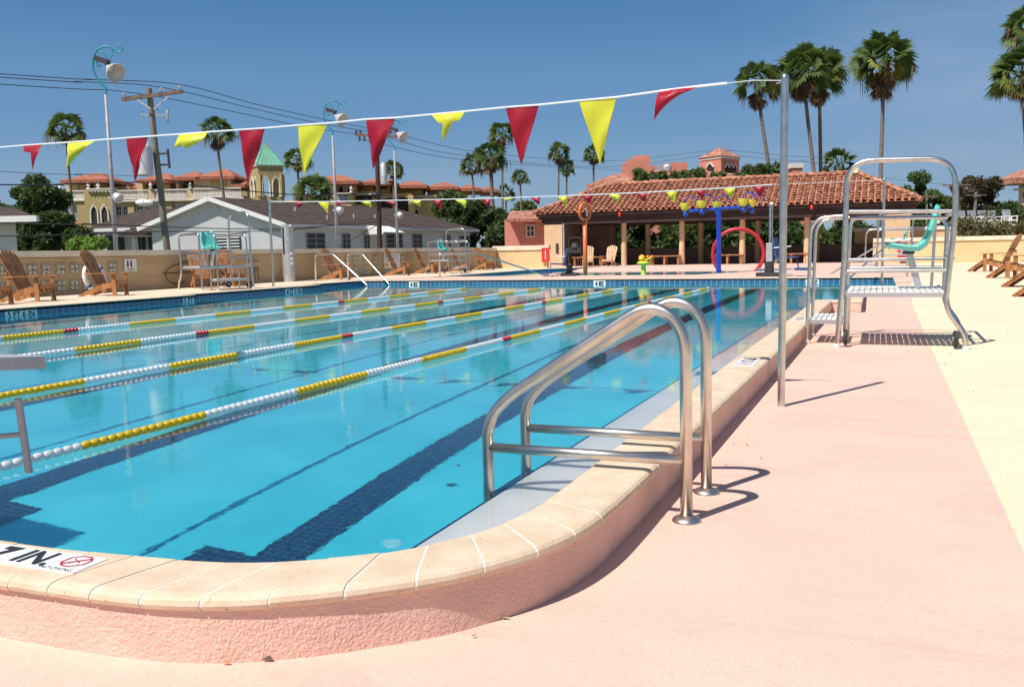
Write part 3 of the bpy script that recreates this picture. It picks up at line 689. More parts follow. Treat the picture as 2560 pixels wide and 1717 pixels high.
def nodive(parent, c_, s, ax=V(1, 0, 0), ay=V(0, 1, 0)):
    m = MB(); c_ = Vector(c_)
    def ring(r0, r1, n=8):
        for i in range(n):
            a0, a1 = R(22.5 + 360 / n * i), R(22.5 + 360 / n * (i + 1))
            f = lambda r, a: c_ + ax * (r * math.cos(a)) + ay * (r * math.sin(a))
            m.face([f(r0, a0), f(r1, a0), f(r1, a1), f(r0, a1)])
    ring(s * .86, s)
    d = (ax + ay).normalized() * s * .86; n_ = (ax - ay).normalized() * s * .085
    m.face([c_ - d - n_, c_ + d - n_, c_ + d + n_, c_ - d + n_]); m.build('prohibition_mark', M['ink_red'], parent)
    f = MB(); c2 = c_ + V(0, 0, -.0006)
    f.face([c2 + ax * s * -.5 + ay * s * .3, c2 + ax * s * -.45 + ay * s * .36, c2 + ax * s * .42 + ay * s * -.12, c2 + ax * s * .4 + ay * s * -.2])
    for k in range(4): f.face([c2 + ax * s * (-.6 + .32 * k) + ay * s * (-.42), c2 + ax * s * (-.46 + .32 * k) + ay * s * (-.36), c2 + ax * s * (-.36 + .32 * k) + ay * s * (-.44)])
    f.build('diver_figure', M['ink'], parent)
nodive(t, (-2.156, 1.879, .0068), .047)
for (xc, yc, txt, lb) in ((-.93, 7.06, '5 FT', 'white 5 FT no diving tile on the right coping near the flag pole'), (-.885, 11.3, '4 FT', 'white depth tile on the right coping beside the near guard chair step')):
    t = thing('depth_marker', lb, 'depth marker', (xc, yc, .004))
    for k in (-1, 0, 1): plate(t, (xc, yc + k * .155, .0045), (1, 0, 0), (0, 1, 0), (0, 0, 1), .148, .152)
    letter(t, txt[0], .1, (xc, yc + .155 * .0, .0065), (0, -1, 0), (1, 0, 0), M['ink'], bold=.006, height=.1, width=.06)
    letter(t, 'FT', .1, (xc, yc + .155, .0065), (0, -1, 0), (1, 0, 0), M['ink'], bold=.006, height=.1, width=.11)
    nodive(t, (xc + .01, yc - .155, .0066), .05, V(0, -1, 0), V(1, 0, 0))
    letter(t, 'NO DIVING', .02, (xc - .055, yc - .155, .0065), (0, -1, 0), (1, 0, 0), M['ink'], height=.013, width=.11)

# ------------------------------------------------------------------ lane ropes
def float_run(y0, y1, x, mtname, parent, phase):
    m = MB(); pitch = .0605; y = y0; i = 0
    n = max(1, round((y1 - y0) / pitch)); pitch = (y1 - y0) / n
    for i in range(n):
        yc = y0 + (i + .5) * pitch; h = pitch / 2; rn = math.sin((x * 31 + yc * 17)) * .0025
        xx = x + .012 * math.sin(yc * .55 + x); zz = WZ + .0235 + .007 * max(0, min(1, (yc - 3.5) / 3)) + rn * .3; sf = .78 + .2 * max(0, min(1, (yc - 3.5) / 3))
        m.lathe([(a_ * sf, b_) for a_, b_ in ((.014, -h), (.0195, -h * .82), (.028, -h * .6), (.0305, -h * .1), (.029, h * .5), (.021, h * .72), (.014, h))], (xx, yc, zz), 12, (0.06 * math.sin(i * 1.7), 1, .05 * math.cos(i * 2.1)))
    m.build('float_run', M[mtname], parent, smooth=True, auto=True)
def lane_rope(x, parity, y_start, y_end, label):
    t = thing('lane_rope', label, 'lane rope', (x, y_start, WZ), group='floating lane ropes across the pool')
    c_ = MB(); c_.tube([(x + .012 * math.sin(y * .55 + x), y, WZ + .0325) for y in [y_start + (y_end - y_start) * k / 60 for k in range(61)]], .005, 6); c_.build('cable', M['steel'], t)
    per = 7.0; k0 = -2
    for blk in range(-2, 3):
        r0 = 9.33 + blk * per
        seg = [(r0, r0 + .24, 'float_red')]
        L = (per - .24) / 7
        for j in range(7):
            a = r0 + .24 + j * L
            first_y = (j % 2 == 0)
            if (blk % 2 == 0): cy = first_y if parity else not first_y
            else: cy = (not first_y) if parity else first_y
            seg.append((a, a + L, 'float_yellow' if cy else 'float_white'))
        for a, b, mt in seg:
            a2, b2 = max(a, y_start + .05), min(b, 22.7)
            if b2 - a2 > .05: float_run(a2, b2, x, mt, t, 0)
lane_rope(-3.95, True, 2.0, 26.35, 'nearest lane rope, yellow and white floats, running behind the stair rails')
lane_rope(-6.05, False, 2.0, 26.35, 'second nearest lane rope with yellow, white and a few red floats')
lane_rope(-8.3, True, 2.0, 26.35, 'third lane rope from the camera, second from the left pool wall')
lane_rope(-10.65, False, 2.0, 26.35, 'farthest lane rope, closest to the left pool wall and its depth tiles')

# ------------------------------------------------------------------ stair rails at the near corner
def stair_rail(Y, label):
    t = thing('stair_rail', label, 'handrail', (-.685, Y, -.19), group='stainless rails over the near coping')
    r = .0225
    r = .024; m = MB(); pts = fillet([(-.685, Y, -.185), (-.69, Y, .66), (-.85, Y, .70), (-1.5, Y, .235), (-1.535, Y, .14), (-1.535, Y, -1.15)], [.17, .12, .1, .07], 8)
    pts = [Vector((-.685, Y, -.185)), Vector((-.688, Y, .42))] + catmull([(-.688, Y, .47), (-.70, Y, .545), (-.74, Y, .612), (-.80, Y, .645), (-.86, Y, .642), (-.92, Y, .612)], 4) + catmull([(-1.40, Y, .30), (-1.46, Y, .25), (-1.51, Y, .19), (-1.535, Y, .11)], 4) + [Vector((-1.535, Y, .03)), Vector((-1.535, Y, -1.2))]
    m.tube(pts, r, 20); o = m.build('rail_tube', M['steel_polished'], t, smooth=True); o.cycles.is_caustics_receiver = True
    b = MB(); b.tube([(-1.53, Y, .053), (-.69, Y, .053)], .0205, 18); b.build('cross_bar', M['steel_polished'], t, smooth=True)
    f = MB(); f.lathe([(.024, .022), (.034, .019), (.05, .011), (.0575, .002), (.0575, -.004)], (-.685, Y, -.186), 28); f.build('base_flange', M['steel_polished'], t, smooth=True)
stair_rail(3.46, 'nearer polished steel stair rail with cross bar, in front of its twin')
stair_rail(3.90, 'farther polished steel stair rail with cross bar, behind its twin')

# ------------------------------------------------------------------ starting blocks
def start_block(xr, label, yf=2.2):
    t = thing('starting_block', label, 'starting block', (xr - .3, 1.85, 0))
    zc = .562
    p = MB(); p.hexa([(xr - .6, 1.70, zc), (xr, 1.70, zc), (xr, yf, zc - .045), (xr - .6, yf, zc - .045), (xr - .6, 1.70, zc + .045), (xr, 1.70, zc + .045), (xr, yf, zc), (xr - .6, yf, zc)])
    p.build('platform', M['grey_paint'], t, bevel=.006)
    c_ = MB(); c_.box((xr - .4, 1.74, .0), (xr - .2, 1.94, zc)); c_.build('pedestal', M['grey_paint'], t)
    l = MB(); l.tube([(xr - .02, 2.10, .43), (xr - .02, 2.12, .178)], .0125, 10); l.tube([(xr - .2, 1.90, .31), (xr - .02, 2.11, .31)], .009, 8); l.build('hand_grip', M['grey_paint'], t, smooth=True, auto=True)
start_block(-2.6, 'grey starting block at the left edge, its platform overhanging the pool')
start_block(-4.63, 'grey starting block of the next lane, beyond the left edge of the view', 2.5)
#@@PART3
# ================================================================== POOLSIDE OBJECTS
# flag pole nearest the camera
def flag_pole(x, y, z0, z1, r, label, lean=(0, 0)):
    t = thing('flag_pole', label, 'pole', (x, y, z0), group='poles holding the pennant lines')
    m = MB(); m.tube([(x, y, z0 - .02), (x + lean[0], y + lean[1], z1 - .01)], r, 18); m.build('pole_tube', M['steel'], t, smooth=True, auto=True)
    c_ = MB(); c_.lathe([(r * 1.05, 0), (r * 1.02, .02), (r * .6, .032), (0, .036)], (x + lean[0], y + lean[1], z1 - .012), 16); c_.build('pole_cap', M['steel'], t, smooth=True)
    b = MB(); b.tube([(x + lean[0] - r, y, z1 - .03), (x + lean[0] - r - .03, y, z1 - .035)], .006, 6); b.build('eye_bolt', M['steel'], t)
    return t
flag_pole(-.595, 6.23, -.19, 1.975, .0245, 'tall steel pole in the foreground holding the nearer pennant line')
flag_pole(.06, 21.9, dz(21.9), 2.33, .03, 'steel flag pole seen through the frame of the near right guard chair')
flag_pole(-16.5, 21.9, 0, 2.50, .035, 'thin steel flag pole on the left deck beside the thick grey post')
# thick grey post with slot
t = thing('cover_post', 'thick grey painted post with a slot and cleats on the left deck', 'post', (-18.9, 26.0, 0))
m = MB(); m.tube([(-18.9, 26, 0), (-18.9, 26, 1.96)], .2, 20); m.build('post', M['galv'], t, smooth=True, auto=True)
m = MB(); m.box((-18.96, 25.785, .95), (-18.9, 25.80, 1.86)); o = m.build('slot', M['dark'], t)
for z in (1.9, .95, .78, .6):
    m = MB(); m.box((-18.72, 25.86, z), (-18.64, 25.9, z + .04)); m.build('cleat', M['white'], t)

# pennant lines
def pennant(parent, p0, p1, tip, mt, fold=None, sheet=0.0, nm='pennant'):
    # p0,p1 top corners on the cord, tip = lower point; fold bends the cloth
    p0, p1, tip = Vector(p0), Vector(p1), Vector(tip); n = 10; m = MB(); G_ = []
    for i in range(n + 1):
        v = i / n; row = []
        a = p0.lerp(tip, v); b = p1.lerp(tip, v); k = max(2, 6)
        for j in range(k + 1):
            u = j / k; p = a.lerp(b, u)
            bulge = math.sin(u * math.pi) * math.sin(min(1, v * 1.3) * math.pi) * sheet + .02 * math.sin(u * 5 + v * 6 + p0.x * 3) * v * (1 - v) * 3
            p = p + Vector((0, -bulge, 0)); row.append(p)
        G_.append(row)
    for i in range(n):
        for j in range(k): m.face([G_[i][j], G_[i][j + 1], G_[i + 1][j + 1], G_[i + 1][j]])
    o = m.build(nm, M[mt], parent, smooth=True)
    e = MB(); e.tube([p0.lerp(tip, .02), tip], .0022, 4); e.tube([p1.lerp(tip, .02), tip], .0022, 4)
    e.build('hem', M[mt], o); e2 = None
    return o
def folded(parent, poly_rows, mt):         # free-form cloth from rows of points
    m = MB()
    for r0, r1 in zip(poly_rows, poly_rows[1:]):
        for j in range(len(r0) - 1): m.face([r0[j], r0[j + 1], r1[j + 1], r1[j]])
    return m.build('pennant', M[mt], parent, smooth=True)
PY = 6.23
def q(x, y, dy=0.0):                       # photo pixel (half-scale reading) to the plane of the near line, dy metres in front
    return aty(x * 1.095, y * 1.095, PY - dy)
pl = thing('pennant_line', 'nearer backstroke line of large red and yellow pennants against the sky', 'bunting', (-.6, PY, 1.95))
cordpts = [(0, 337), (53, 332.5), (98, 329.5), (155, 325.5), (217, 321), (288, 315.5), (338, 312), (410, 307), (473, 302), (545, 297), (605, 293), (680, 286.5), (748, 282), (836, 273), (903, 269.5), (985, 262), (1060, 255), (1155, 245.5), (1230, 240), (1322, 230.5), (1407, 222.5), (1505, 209), (1597, 197.5), (1660, 190.5), (1720, 184), (1786, 181)]
cp_ = [Vector((-11.5, PY, 2.0)), Vector((-8.6, PY, 1.965))] + [q(*c) for c in cordpts]
cc = MB(); cc.tube(cp_[:-4], .0075, 6); cc.tube(cp_[-5:-2], .009, 6); cc.tube(cp_[-3:-1] + [Vector((-.62, PY, 1.955))], .0028, 5); cc.build('cord', M['cord'], pl)
# straight hanging ones
for (a, b, c_, mt, sh) in (((288, 315.5), (338, 312), (308, 416), 'flag_red', .02), ((545, 297), (605, 293), (566, 420), 'flag_red', .03), ((680, 287), (748, 282), (693, 402), 'flag_yellow', .02),
                           ((836, 274), (903, 270), (852, 386), 'flag_red', .03), ((1155, 246), (1230, 240), (1190, 376), 'flag_red', .01), ((1322, 231), (1407, 223), (1370, 373), 'flag_yellow', .01)):
    pennant(pl, q(*a), q(*b), q(*c_), mt, sheet=sh)
# wind-folded ones
folded(pl, [[q(53, 333), q(68, 332), q(85, 331), q(98, 330)], [q(53, 341, .02), q(66, 341, .03), q(80, 341, .06), q(92, 338, .04)], [q(56, 347, .03), q(70, 348, .05), q(80, 350, .07), q(88, 348, .06)], [q(70, 349, .05), q(73, 360, .06), q(78, 362, .07), q(84, 356, .07)], [q(71, 366, .06), q(73, 375, .06), q(76, 376, .06), q(79, 368, .06)], [q(74, 387, .05), q(74.5, 387.5, .05), q(75, 387.5, .05), q(75.5, 386, .05)]], 'flag_red')
folded(pl, [[q(155, 326), q(175, 325), q(197, 323), q(217, 321.5)], [q(153, 338, .03), q(170, 338, .05), q(190, 333, .07), q(205, 330, .05)], [q(154, 352, .06), q(165, 350, .09), q(180, 345, .08), q(193, 341, .05)], [q(152, 368, .05), q(160, 362, .08), q(168, 358, .06), q(177, 357, .03)], [q(151, 388, .03), q(152, 386, .03), q(156, 380, .03), q(163, 371, .03)]], 'flag_yellow')
folded(pl, [[q(410, 307), q(430, 306), q(452, 304), q(473, 302.5)], [q(404, 318, .03), q(427, 316, .07), q(450, 316, .08), q(470, 310, .04)], [q(399, 332, .05), q(414, 320, .09), q(440, 322, .1), q(461, 320, .06)], [q(397, 338, .05), q(410, 326, .09), q(431, 330, .1), q(452, 326, .07)], [q(396, 340, .05), q(415, 332, .06), q(424, 340, .07), q(438, 334, .07)]], 'flag_yellow')
folded(pl, [[q(985, 262.5), q(1010, 260), q(1035, 257.5), q(1061, 255.5)], [q(990, 268, .03), q(1010, 266, .08), q(1030, 264, .08), q(1057, 262, .04)], [q(1000, 280, .04), q(1014, 276, .1), q(1028, 278, .1), q(1050, 274, .05)], [q(1010, 284, .05), q(1013, 290, .1), q(1027, 292, .1), q(1033, 280, .07)], [q(1009, 305, .05), q(1013, 308, .08), q(1020, 306, .08), q(1024, 300, .05)], [q(1010, 322, .04), q(1010.5, 323, .04), q(1011, 323, .04), q(1013, 318, .04)]], 'flag_yellow')
folded(pl, [[q(1505, 209.5), q(1530, 205), q(1560, 201), q(1596, 198)], [q(1500, 219, .03), q(1525, 215, .06), q(1550, 211, .08), q(1577, 206, .05)], [q(1497, 232, .05), q(1515, 227, .09), q(1535, 222, .09), q(1553, 216, .06)], [q(1495, 248, .05), q(1507, 242, .08), q(1519, 236, .08), q(1534, 229, .05)], [q(1494, 262, .04), q(1500, 258, .06), q(1507, 253, .05), q(1517, 244, .04)], [q(1493.5, 276, .03), q(1494, 275, .03), q(1495, 273, .03), q(1497, 268, .03)]], 'flag_red')
# far pennant line
fl_ = thing('pennant_line', 'farther backstroke line of small red and yellow pennants crossing below the tiled roof', 'bunting', (0, 21.9, 2.3))
FYY = 21.9
def lx(px, py): return aty(px, py, FYY)
lp_ = [Vector((-16.5, 21.9, 2.47))] + [lx(x, y) for x, y in ((735, 505), (850, 504), (1000, 501), (1200, 497), (1400, 490.5), (1600, 482), (1800, 471), (1930, 462))] + [Vector((.05, 21.9, 2.31))]
cc = MB(); cc.tube(lp_[:-1], .013, 5); cc.tube(lp_[-2:], .004, 4); cc.build('cord', M['cord'], fl_)
def ypx(x):
    P = ((735, 505), (850, 504), (1000, 501), (1200, 497), (1400, 490.5), (1600, 482), (1800, 471), (1930, 462))
    for (x0, y0), (x1, y1) in zip(P, P[1:]):
        if x0 <= x <= x1: return y0 + (y1 - y0) * (x - x0) / (x1 - x0)
    return 505
FP = [(736, 758, 748, 16, 'r'), (795, 822, 820, 30, 'y'), (841, 868, 843, 12, 'r'), (900, 928, 927, 15, 'y'), (962, 990, 988, 17, 'r'), (1023, 1052, 1050, 17, 'y'), (1077, 1104, 1105, 26, 'r'), (1137, 1166, 1164, 22, 'y'), (1204, 1226, 1224, 28, 'r'), (1257, 1286, 1268, 9, 'y'), (1325, 1351, 1348, 21, 'r'), (1392, 1417, 1416, 25, 'y'), (1452, 1480, 1477, 24, 'r'), (1521, 1550, 1547, 22, 'y'), (1589, 1617, 1613, 25, 'r'), (1664, 1693, 1685, 30, 'y'), (1737, 1766, 1756, 27, 'r'), (1808, 1838, 1828, 27, 'y'), (1882, 1916, 1901, 32, 'r')]
for x0, x1, xt, dy_, cl in FP:
    a = lx(x0, ypx(x0) + 1); b = lx(x1, ypx(x1) + 1); c_ = lx(xt, ypx(xt) + dy_)
    pennant(fl_, a, b, c_, 'flag_red' if cl == 'r' else 'flag_yellow', sheet=.05)

# lifeguard chair (prototype looks along -x, towards the water)
def guard_chair(name, label, loc, rz, top=1.94, grp='tubular lifeguard chairs'):
    t = thing(name, label, 'lifeguard chair', (0, 0, 0), 0, grp)
    r = .024
    def T(nm, pts, rr=r, mt='steel', n=10):
        m = MB(); m.tube(pts, rr, n); return m.build(nm, M[mt], t, smooth=True, auto=True)
    T('tall_hoop', fillet([(-.53, -.68, 0), (-.475, -.68, .9), (-.46, -.68, top), (.55, -.68, top - .03), (.56, -.68, 1.3), (.50, -.68, .5), (.53, -.68, .38), (.68, -.68, .16), (.70, -.68, 0)], [.1, .26, .26, .2, .08, .08, .1], 8), r * 1.15, n=14)
    T('rear_frame', fillet([(-.5, .68, 0), (-.46, .68, 1.39), (.58, .68, 1.37), (.56, .68, .5), (.58, .68, .38), (.73, .68, .16), (.75, .68, 0)], [.1, .16, .08, .08, .08], 6))
    m = MB()
    for y in (-.66, .66):
        T('side_rail', [(-.47, y, 1.42 if y < 0 else .9), (.54, y, 1.39 if y < 0 else .9)], .022)
        T('side_rail', [(-.46, y, .80), (.53, y, .80)], .02)
    T('side_rail', [(-.42, -.6, 1.35), (.5, -.6, 1.33)], .018)
    for z in (1.38, .92, .58): T('cross_rail', [(.555 if z > .6 else .5, -.66, z), (.565 if z > .6 else .5, .66, z)], .02)
    T('cross_rail', [(-.46, -.66, .58), (-.46, .66, .58)], .02)
    def grating(nm, x0, x1, y0, y1, z, step):
        m = MB(); n = max(2, round((x1 - x0) / step)); w_ = (x1 - x0) / n
        ny = 3
        for i in range(n):
            for j in range(ny):
                m.box((x0 + i * w_ + .006, y0 + (y1 - y0) * j / ny + .008, z), (x0 + (i + 1) * w_ - .006, y0 + (y1 - y0) * (j + 1) / ny - .008, z + .02))
        o = m.build(nm, M['grate'], t)
        f = MB()
        for a, b in (((x0, y0), (x1, y0)), ((x1, y0), (x1, y1)), ((x1, y1), (x0, y1)), ((x0, y1), (x0, y0))): f.bar((*a, z - .018), (*b, z - .018), .03, .045)
        f.build('grating_frame', M['aluminium'], o)
    grating('platform', -.45, .5, -.655, .655, .57, .061)
    grating('step', -.82, -.50, -.36, .42, .26, .053)
    for y in (-.37, .45):
        T('step_handrail', fillet([(-.86, y, 0), (-.83, y, 1.37), (-.46, y, 1.39)], .2, 8), .019)
    for y in (-.34, .42): T('step_leg', [(-.46, y, 0), (-.45, y, .58)], .02)
    # moulded seat
    prof = [(-.06, 1.035), (-.03, 1.045), (.06, 1.03), (.16, 1.01), (.25, 1.01), (.32, 1.06), (.365, 1.16), (.40, 1.28), (.43, 1.38), (.45, 1.44)]
    wd = [.15, .19, .21, .22, .22, .22, .215, .2, .18, .13]; m = MB(); n = 8; A_ = []; B_ = []
    for (x, z), w_ in zip(prof, wd):
        ra = []; rb = []
        for k in range(n + 1):
            u = -1 + 2 * k / n; lift = .05 * u ** 4
            ra.append((x - lift * .6, u * w_, z + lift)); rb.append((x + .018 - lift * .3, u * w_ * 1.01, z - .02 + lift * .8))
        A_.append(ra); B_.append(rb)
    for G_ in (A_, B_):
        for i in range(len(G_) - 1):
            for k in range(n): m.face([G_[i][k], G_[i][k + 1], G_[i + 1][k + 1], G_[i + 1][k]])
    for i in range(len(prof) - 1):
        for k in (0, n): m.face([A_[i][k], A_[i + 1][k], B_[i + 1][k], B_[i][k]])
    for i in (0, len(prof) - 1):
        for k in range(n): m.face([A_[i][k], A_[i][k + 1], B_[i][k + 1], B_[i][k]])
    m.build('seat', M['aqua_seat'], t, smooth=True)
    m = MB(); m.bar((.16, 0, .99), (.27, 0, .6), .05, .07); m.bar((.40, .1, .6), (.425, .1, 1.36), .05, .03); m.build('seat_post', M['aluminium'], t)
    m = MB(); m.box((.1, -.06, .965), (.22, .06, .995)); m.build('seat_plate', M['dark'], t)
    for (x, y) in ((-.45, -.62), (.60, -.62)):
        m = MB(); m.lathe([(0, -.02), (.07, -.02), (.085, -.012), (.085, .012), (.07, .02), (0, .02)], (x, y, .10), 18, (1, 0, 0) if x < 0 else (1, .1, 0)); o = m.build('wheel', M['rubber'], t, smooth=True, auto=True)
        h = MB(); h.lathe([(0, -.026), (.03, -.024), (.03, .024), (0, .026)], (x, y, .10), 12, (1, 0, 0)); h.build('hub', M['aluminium'], o)
    for x, y in ((-.53, -.68), (-.5, .68), (.70, -.68), (.75, .68), (-.86, -.37), (-.86, .45)):
        m = MB(); m.lathe([(.0, 0), (.033, 0), (.033, .03), (.026, .036), (0, .036)], (x, y, 0.001), 12); m.build('rubber_foot', M['white'], t)
    t.location = loc; t.rotation_euler = (0, 0, rz)
    return t
gc = guard_chair('lifeguard_chair', 'largest lifeguard chair, steel tubes and aqua seat, beside the right pool edge', (.13, 10.77, -.19), 0)
for lb, loc, rz in (('lifeguard chair straddling the left deck in front of two wooden chairs', (-17.0, 20.1, 0), R(158)),
                    ('small lifeguard chair at the far end of the left deck beside stair rails', (-17.3, 35.2, 0), R(172)),
                    ('distant lifeguard chair at the far right, seen through the frame of the large one', (.4, 32.2, 0), 0)):
    c_ = copy_tree(gc); c_.location = loc; c_.rotation_euler = (0, 0, rz); c_['label'] = lb
    if loc[1] < 20.5: c_.scale = (1.1, 1.1, 1.1)

# adirondack chairs
def adirondack(label):
    t = thing('adirondack_chair', label, 'chair', (0, 0, 0), 0, 'wooden adirondack chairs round the pool')
    W_ = M['wood']
    m = MB()
    for i in range(6):                     # seat slats
        f = i / 5; x = .30 - f * .48; z = .365 - f * .13
        m.box((x - .038, -.26, z), (x + .038, .26, z + .018))
    m.box((.335, -.26, .28), (.355, .26, .375))
    m.build('seat', W_, t)
    # back of five curved-top slats, reclined
    m = MB(); b0 = Vector((-.16, 0, .22)); d = Vector((-.42, 0, .86)).normalized(); nrm = Vector((d.z, 0, -d.x)) * .018
    for i in range(5):
        y = (i - 2) * .108; fan = (i - 2) * .018; L = (.88, .95, .975, .95, .88)[i]; hw = .05
        base = b0 + Vector((0, y * .88, 0)); top = b0 + d * L + Vector((0, y + fan, 0))
        k = []
        for a in range(7):
            th = math.pi * a / 6; k.append(top + Vector((0, hw * math.cos(th), 0)) + d * (hw * .7 * math.sin(th) - .03 * abs(i - 2) * (math.cos(th) * (1 if i > 2 else -1 if i < 2 else 0))))
        pts = [base + Vector((0, hw * .9, 0))] + k + [base - Vector((0, hw * .9, 0))]
        m.slab(pts, nrm)
    m.build('backrest', W_, t)
    m = MB(); m.bar((-.42, -.25, .62), (-.42, .25, .62), .02, .07); m.build('back_brace', W_, t); m = MB(); m.bar((-.2, -.24, .25), (-.2, .24, .25), .02, .07); m.build('back_brace', W_, t)
    for s in (-1, 1):
        m = MB(); m.box((.24, s * .285 - .013, 0), (.34, s * .285 + .013, .54)); m.build('front_leg', W_, t)
        m = MB(); y0 = s * .255
        m.slab([(.335, y0 - .012, .36), (.335, y0 - .012, .25), (-.1, y0 - .012, .13), (-.52, y0 - .012, .0), (-.66, y0 - .012, 0), (-.6, y0 - .012, .06), (-.1, y0 - .012, .26)], (0, .024, 0)); m.build('side_stringer', W_, t)
        m = MB(); y1 = s * .31
        m.slab([(.40, y1 - .065, .54), (.42, y1, .54), (.40, y1 + .065, .54), (0, y1 + .07, .54), (-.42, y1 + .03 * s + .03, .54), (-.42, y1 + .03 * s - .04, .54), (0, y1 - .05, .54)], (0, 0, .02)); m.build('armrest', W_, t)
    return t
ad = adirondack('wooden adirondack chair at the left edge, cut by the photo border')
CH = [(-16.98, 13.1, 0, 14, None),
      (-17.2, 14.35, 0, 15, 'wooden adirondack chair second from the left edge, against the breeze block wall'),
      (-17.5, 16.75, 0, 17, 'wooden adirondack chair standing beside the white life ring'),
      (-18.5, 21.2, 0, 52 - 90, 'wooden adirondack chair facing the camera behind the left guard chair frame'),
      (-18.55, 22.6, 0, -32, 'wooden adirondack chair behind the right half of the left guard chair'),
      (-18.15, 27.9, 0, 0, 'wooden adirondack chair behind the slanting pool stair rails'),
      (-18.25, 32.6, 0, 10, 'wooden adirondack chair just left of the wall notice'),
      (-18.35, 35.3, 0, 10, 'wooden adirondack chair just right of the wall notice'),
      (-18.4, 39.0, 0, 8, 'wooden adirondack chair half hidden by the far left guard chair'),
      (-18.3, 41.4, 0, -20, 'wooden adirondack chair at the far end of the stained left wall'),
      (-14.75, 47.3, 0, -75, 'pale adirondack chair at the pavilion front, left of a matching one'),
      (-13.6, 47.4, 0, -95, 'pale adirondack chair beside the leftmost pavilion post'),
      (3.35, 31.1, dz(31), 156, 'adirondack chair farthest back in the row on the right deck'),
      (3.3, 25.3, dz(25), 156, 'adirondack chair second from the back on the right deck'),
      (3.2, 21.3, dz(21.3), 156, 'adirondack chair second from the front on the right deck'),
      (3.1, 18.7, dz(18.7), 156, 'nearest adirondack chair, cut by the right photo border')]
for i, (x, y, z, a, lb) in enumerate(CH):
    c_ = ad if i == 0 else copy_tree(ad)
    c_.location = (x, y, z); c_.rotation_euler = (0, 0, R(a))
    if lb: c_['label'] = lb
    if x > 0 or abs(y - 22.6) < .1:        # these have a slatted leg rest
        m = MB()
        for k in range(8):
            f = k / 7; p_ = Vector((.40 + .36 * f, 0, .33 - .29 * f)); m.bar(p_ - V(0, .25, 0), p_ + V(0, .25, 0), .062, .018)
        for s_ in (-1, 1): m.bar((.36, s_ * .22, .31), (.79, s_ * .22, .0), .022, .08)
        m.build('leg_rest', M['wood'], c_, world=False)
    if y > 47:
        for ch in c_.children:
            ch.data = ch.data.copy(); ch.data.materials[0] = M['sunlit_wood']  # sunlit fronts of the pavilion pair painted in as paler boards

# walls round the deck
WX = -19.35
lw = thing('boundary_wall', 'long stained cream wall with breeze blocks along the left deck', 'wall', (WX, 25, 0))
m = MB(); m.box((WX - .22, 6, -.7), (WX, 45.3, .98)); m.build('wall_face', M['wall_left'], lw)
m = MB(); m.box((WX - .26, 6, .98), (WX + .035, 45.34, 1.13)); m.build('wall_cap', M['wall_cap'], lw)
m = MB()
for z in (.93,): m.box((WX, 6, z - .015), (WX + .02, 45.3, z + .015))
for z in (.84, .76, .42, .36): m.box((WX, 19.8, z - .008), (WX + .015, 25, z + .008))
m.build('wall_moulding', M['wall_left'], lw)
def breeze(y, z, s):
    m = MB(); x = WX + .004; h = s / 2
    m.box((x, y - h, z - h), (x + .012, y + h, z + h)); o = m.build('breeze_block', M['breeze'], lw)
    k = MB()
    for a in range(4):
        th = R(45 + 90 * a); cy, cz = y + math.cos(th) * h * .62, z + math.sin(th) * h * .62
        k.lathe([(0, .02), (h * .2, .018), (h * .3, 0)], (x + .004, cy, cz), 8, (1, 0, 0))
    k.lathe([(h * .18, .022), (h * .3, .02), (h * .34, 0)], (x + .004, y, z), 8, (1, 0, 0))
    k.build('block_petals', M['petal'], o)
    k = MB(); k.lathe([(0, .026), (h * .2, .024), (h * .22, .02)], (x + .004, y, z), 8, (1, 0, 0)); k.build('block_hole', M['void'], o)
def wy(px, py): v = ray(px, py); return v.y / v.x * WX
for px in (10, 44, 80, 115, 151, 186, 217, 281): breeze(wy(px, 672), .66, .31)
for px in (10, 115, 153, 186, 217, 250): breeze(wy(px, 715), .24, .31)
for px in (868, 889, 913, 937, 961, 985, 1006): breeze(wy(px, 650), .66, .38)
for px in (868, 889, 913, 937, 961): breeze(wy(px, 674), .24, .38)
rw = thing('boundary_wall', 'bright sunlit cream wall between the stained left wall and the pavilion', 'wall', (-18, 45.4, 0))
m = MB(); m.box((WX, 45.34, -.7), (-16.42, 45.6, .96)); m.build('wall_face', M['wall_cream'], rw)
m = MB(); m.box((WX - .2, 45.28, .96), (-16.3, 45.64, 1.2)); m.build('wall_cap', M['wall_cap'], rw)
rr = thing('boundary_wall', 'low cream wall behind the row of adirondack chairs on the right', 'wall', (5, 45.5, 0))
m = MB(); m.box((-.3, 45.5, -.7), (11.5, 45.75, 1.0)); m.box((11.2, 6, -.7), (11.5, 45.5, 1.0)); m.build('wall_face', M['wall_cream'], rr)
m = MB(); m.box((-.3, 45.44, 1.0), (11.5, 45.8, 1.18)); m.build('wall_cap', M['wall_cap'], rr)
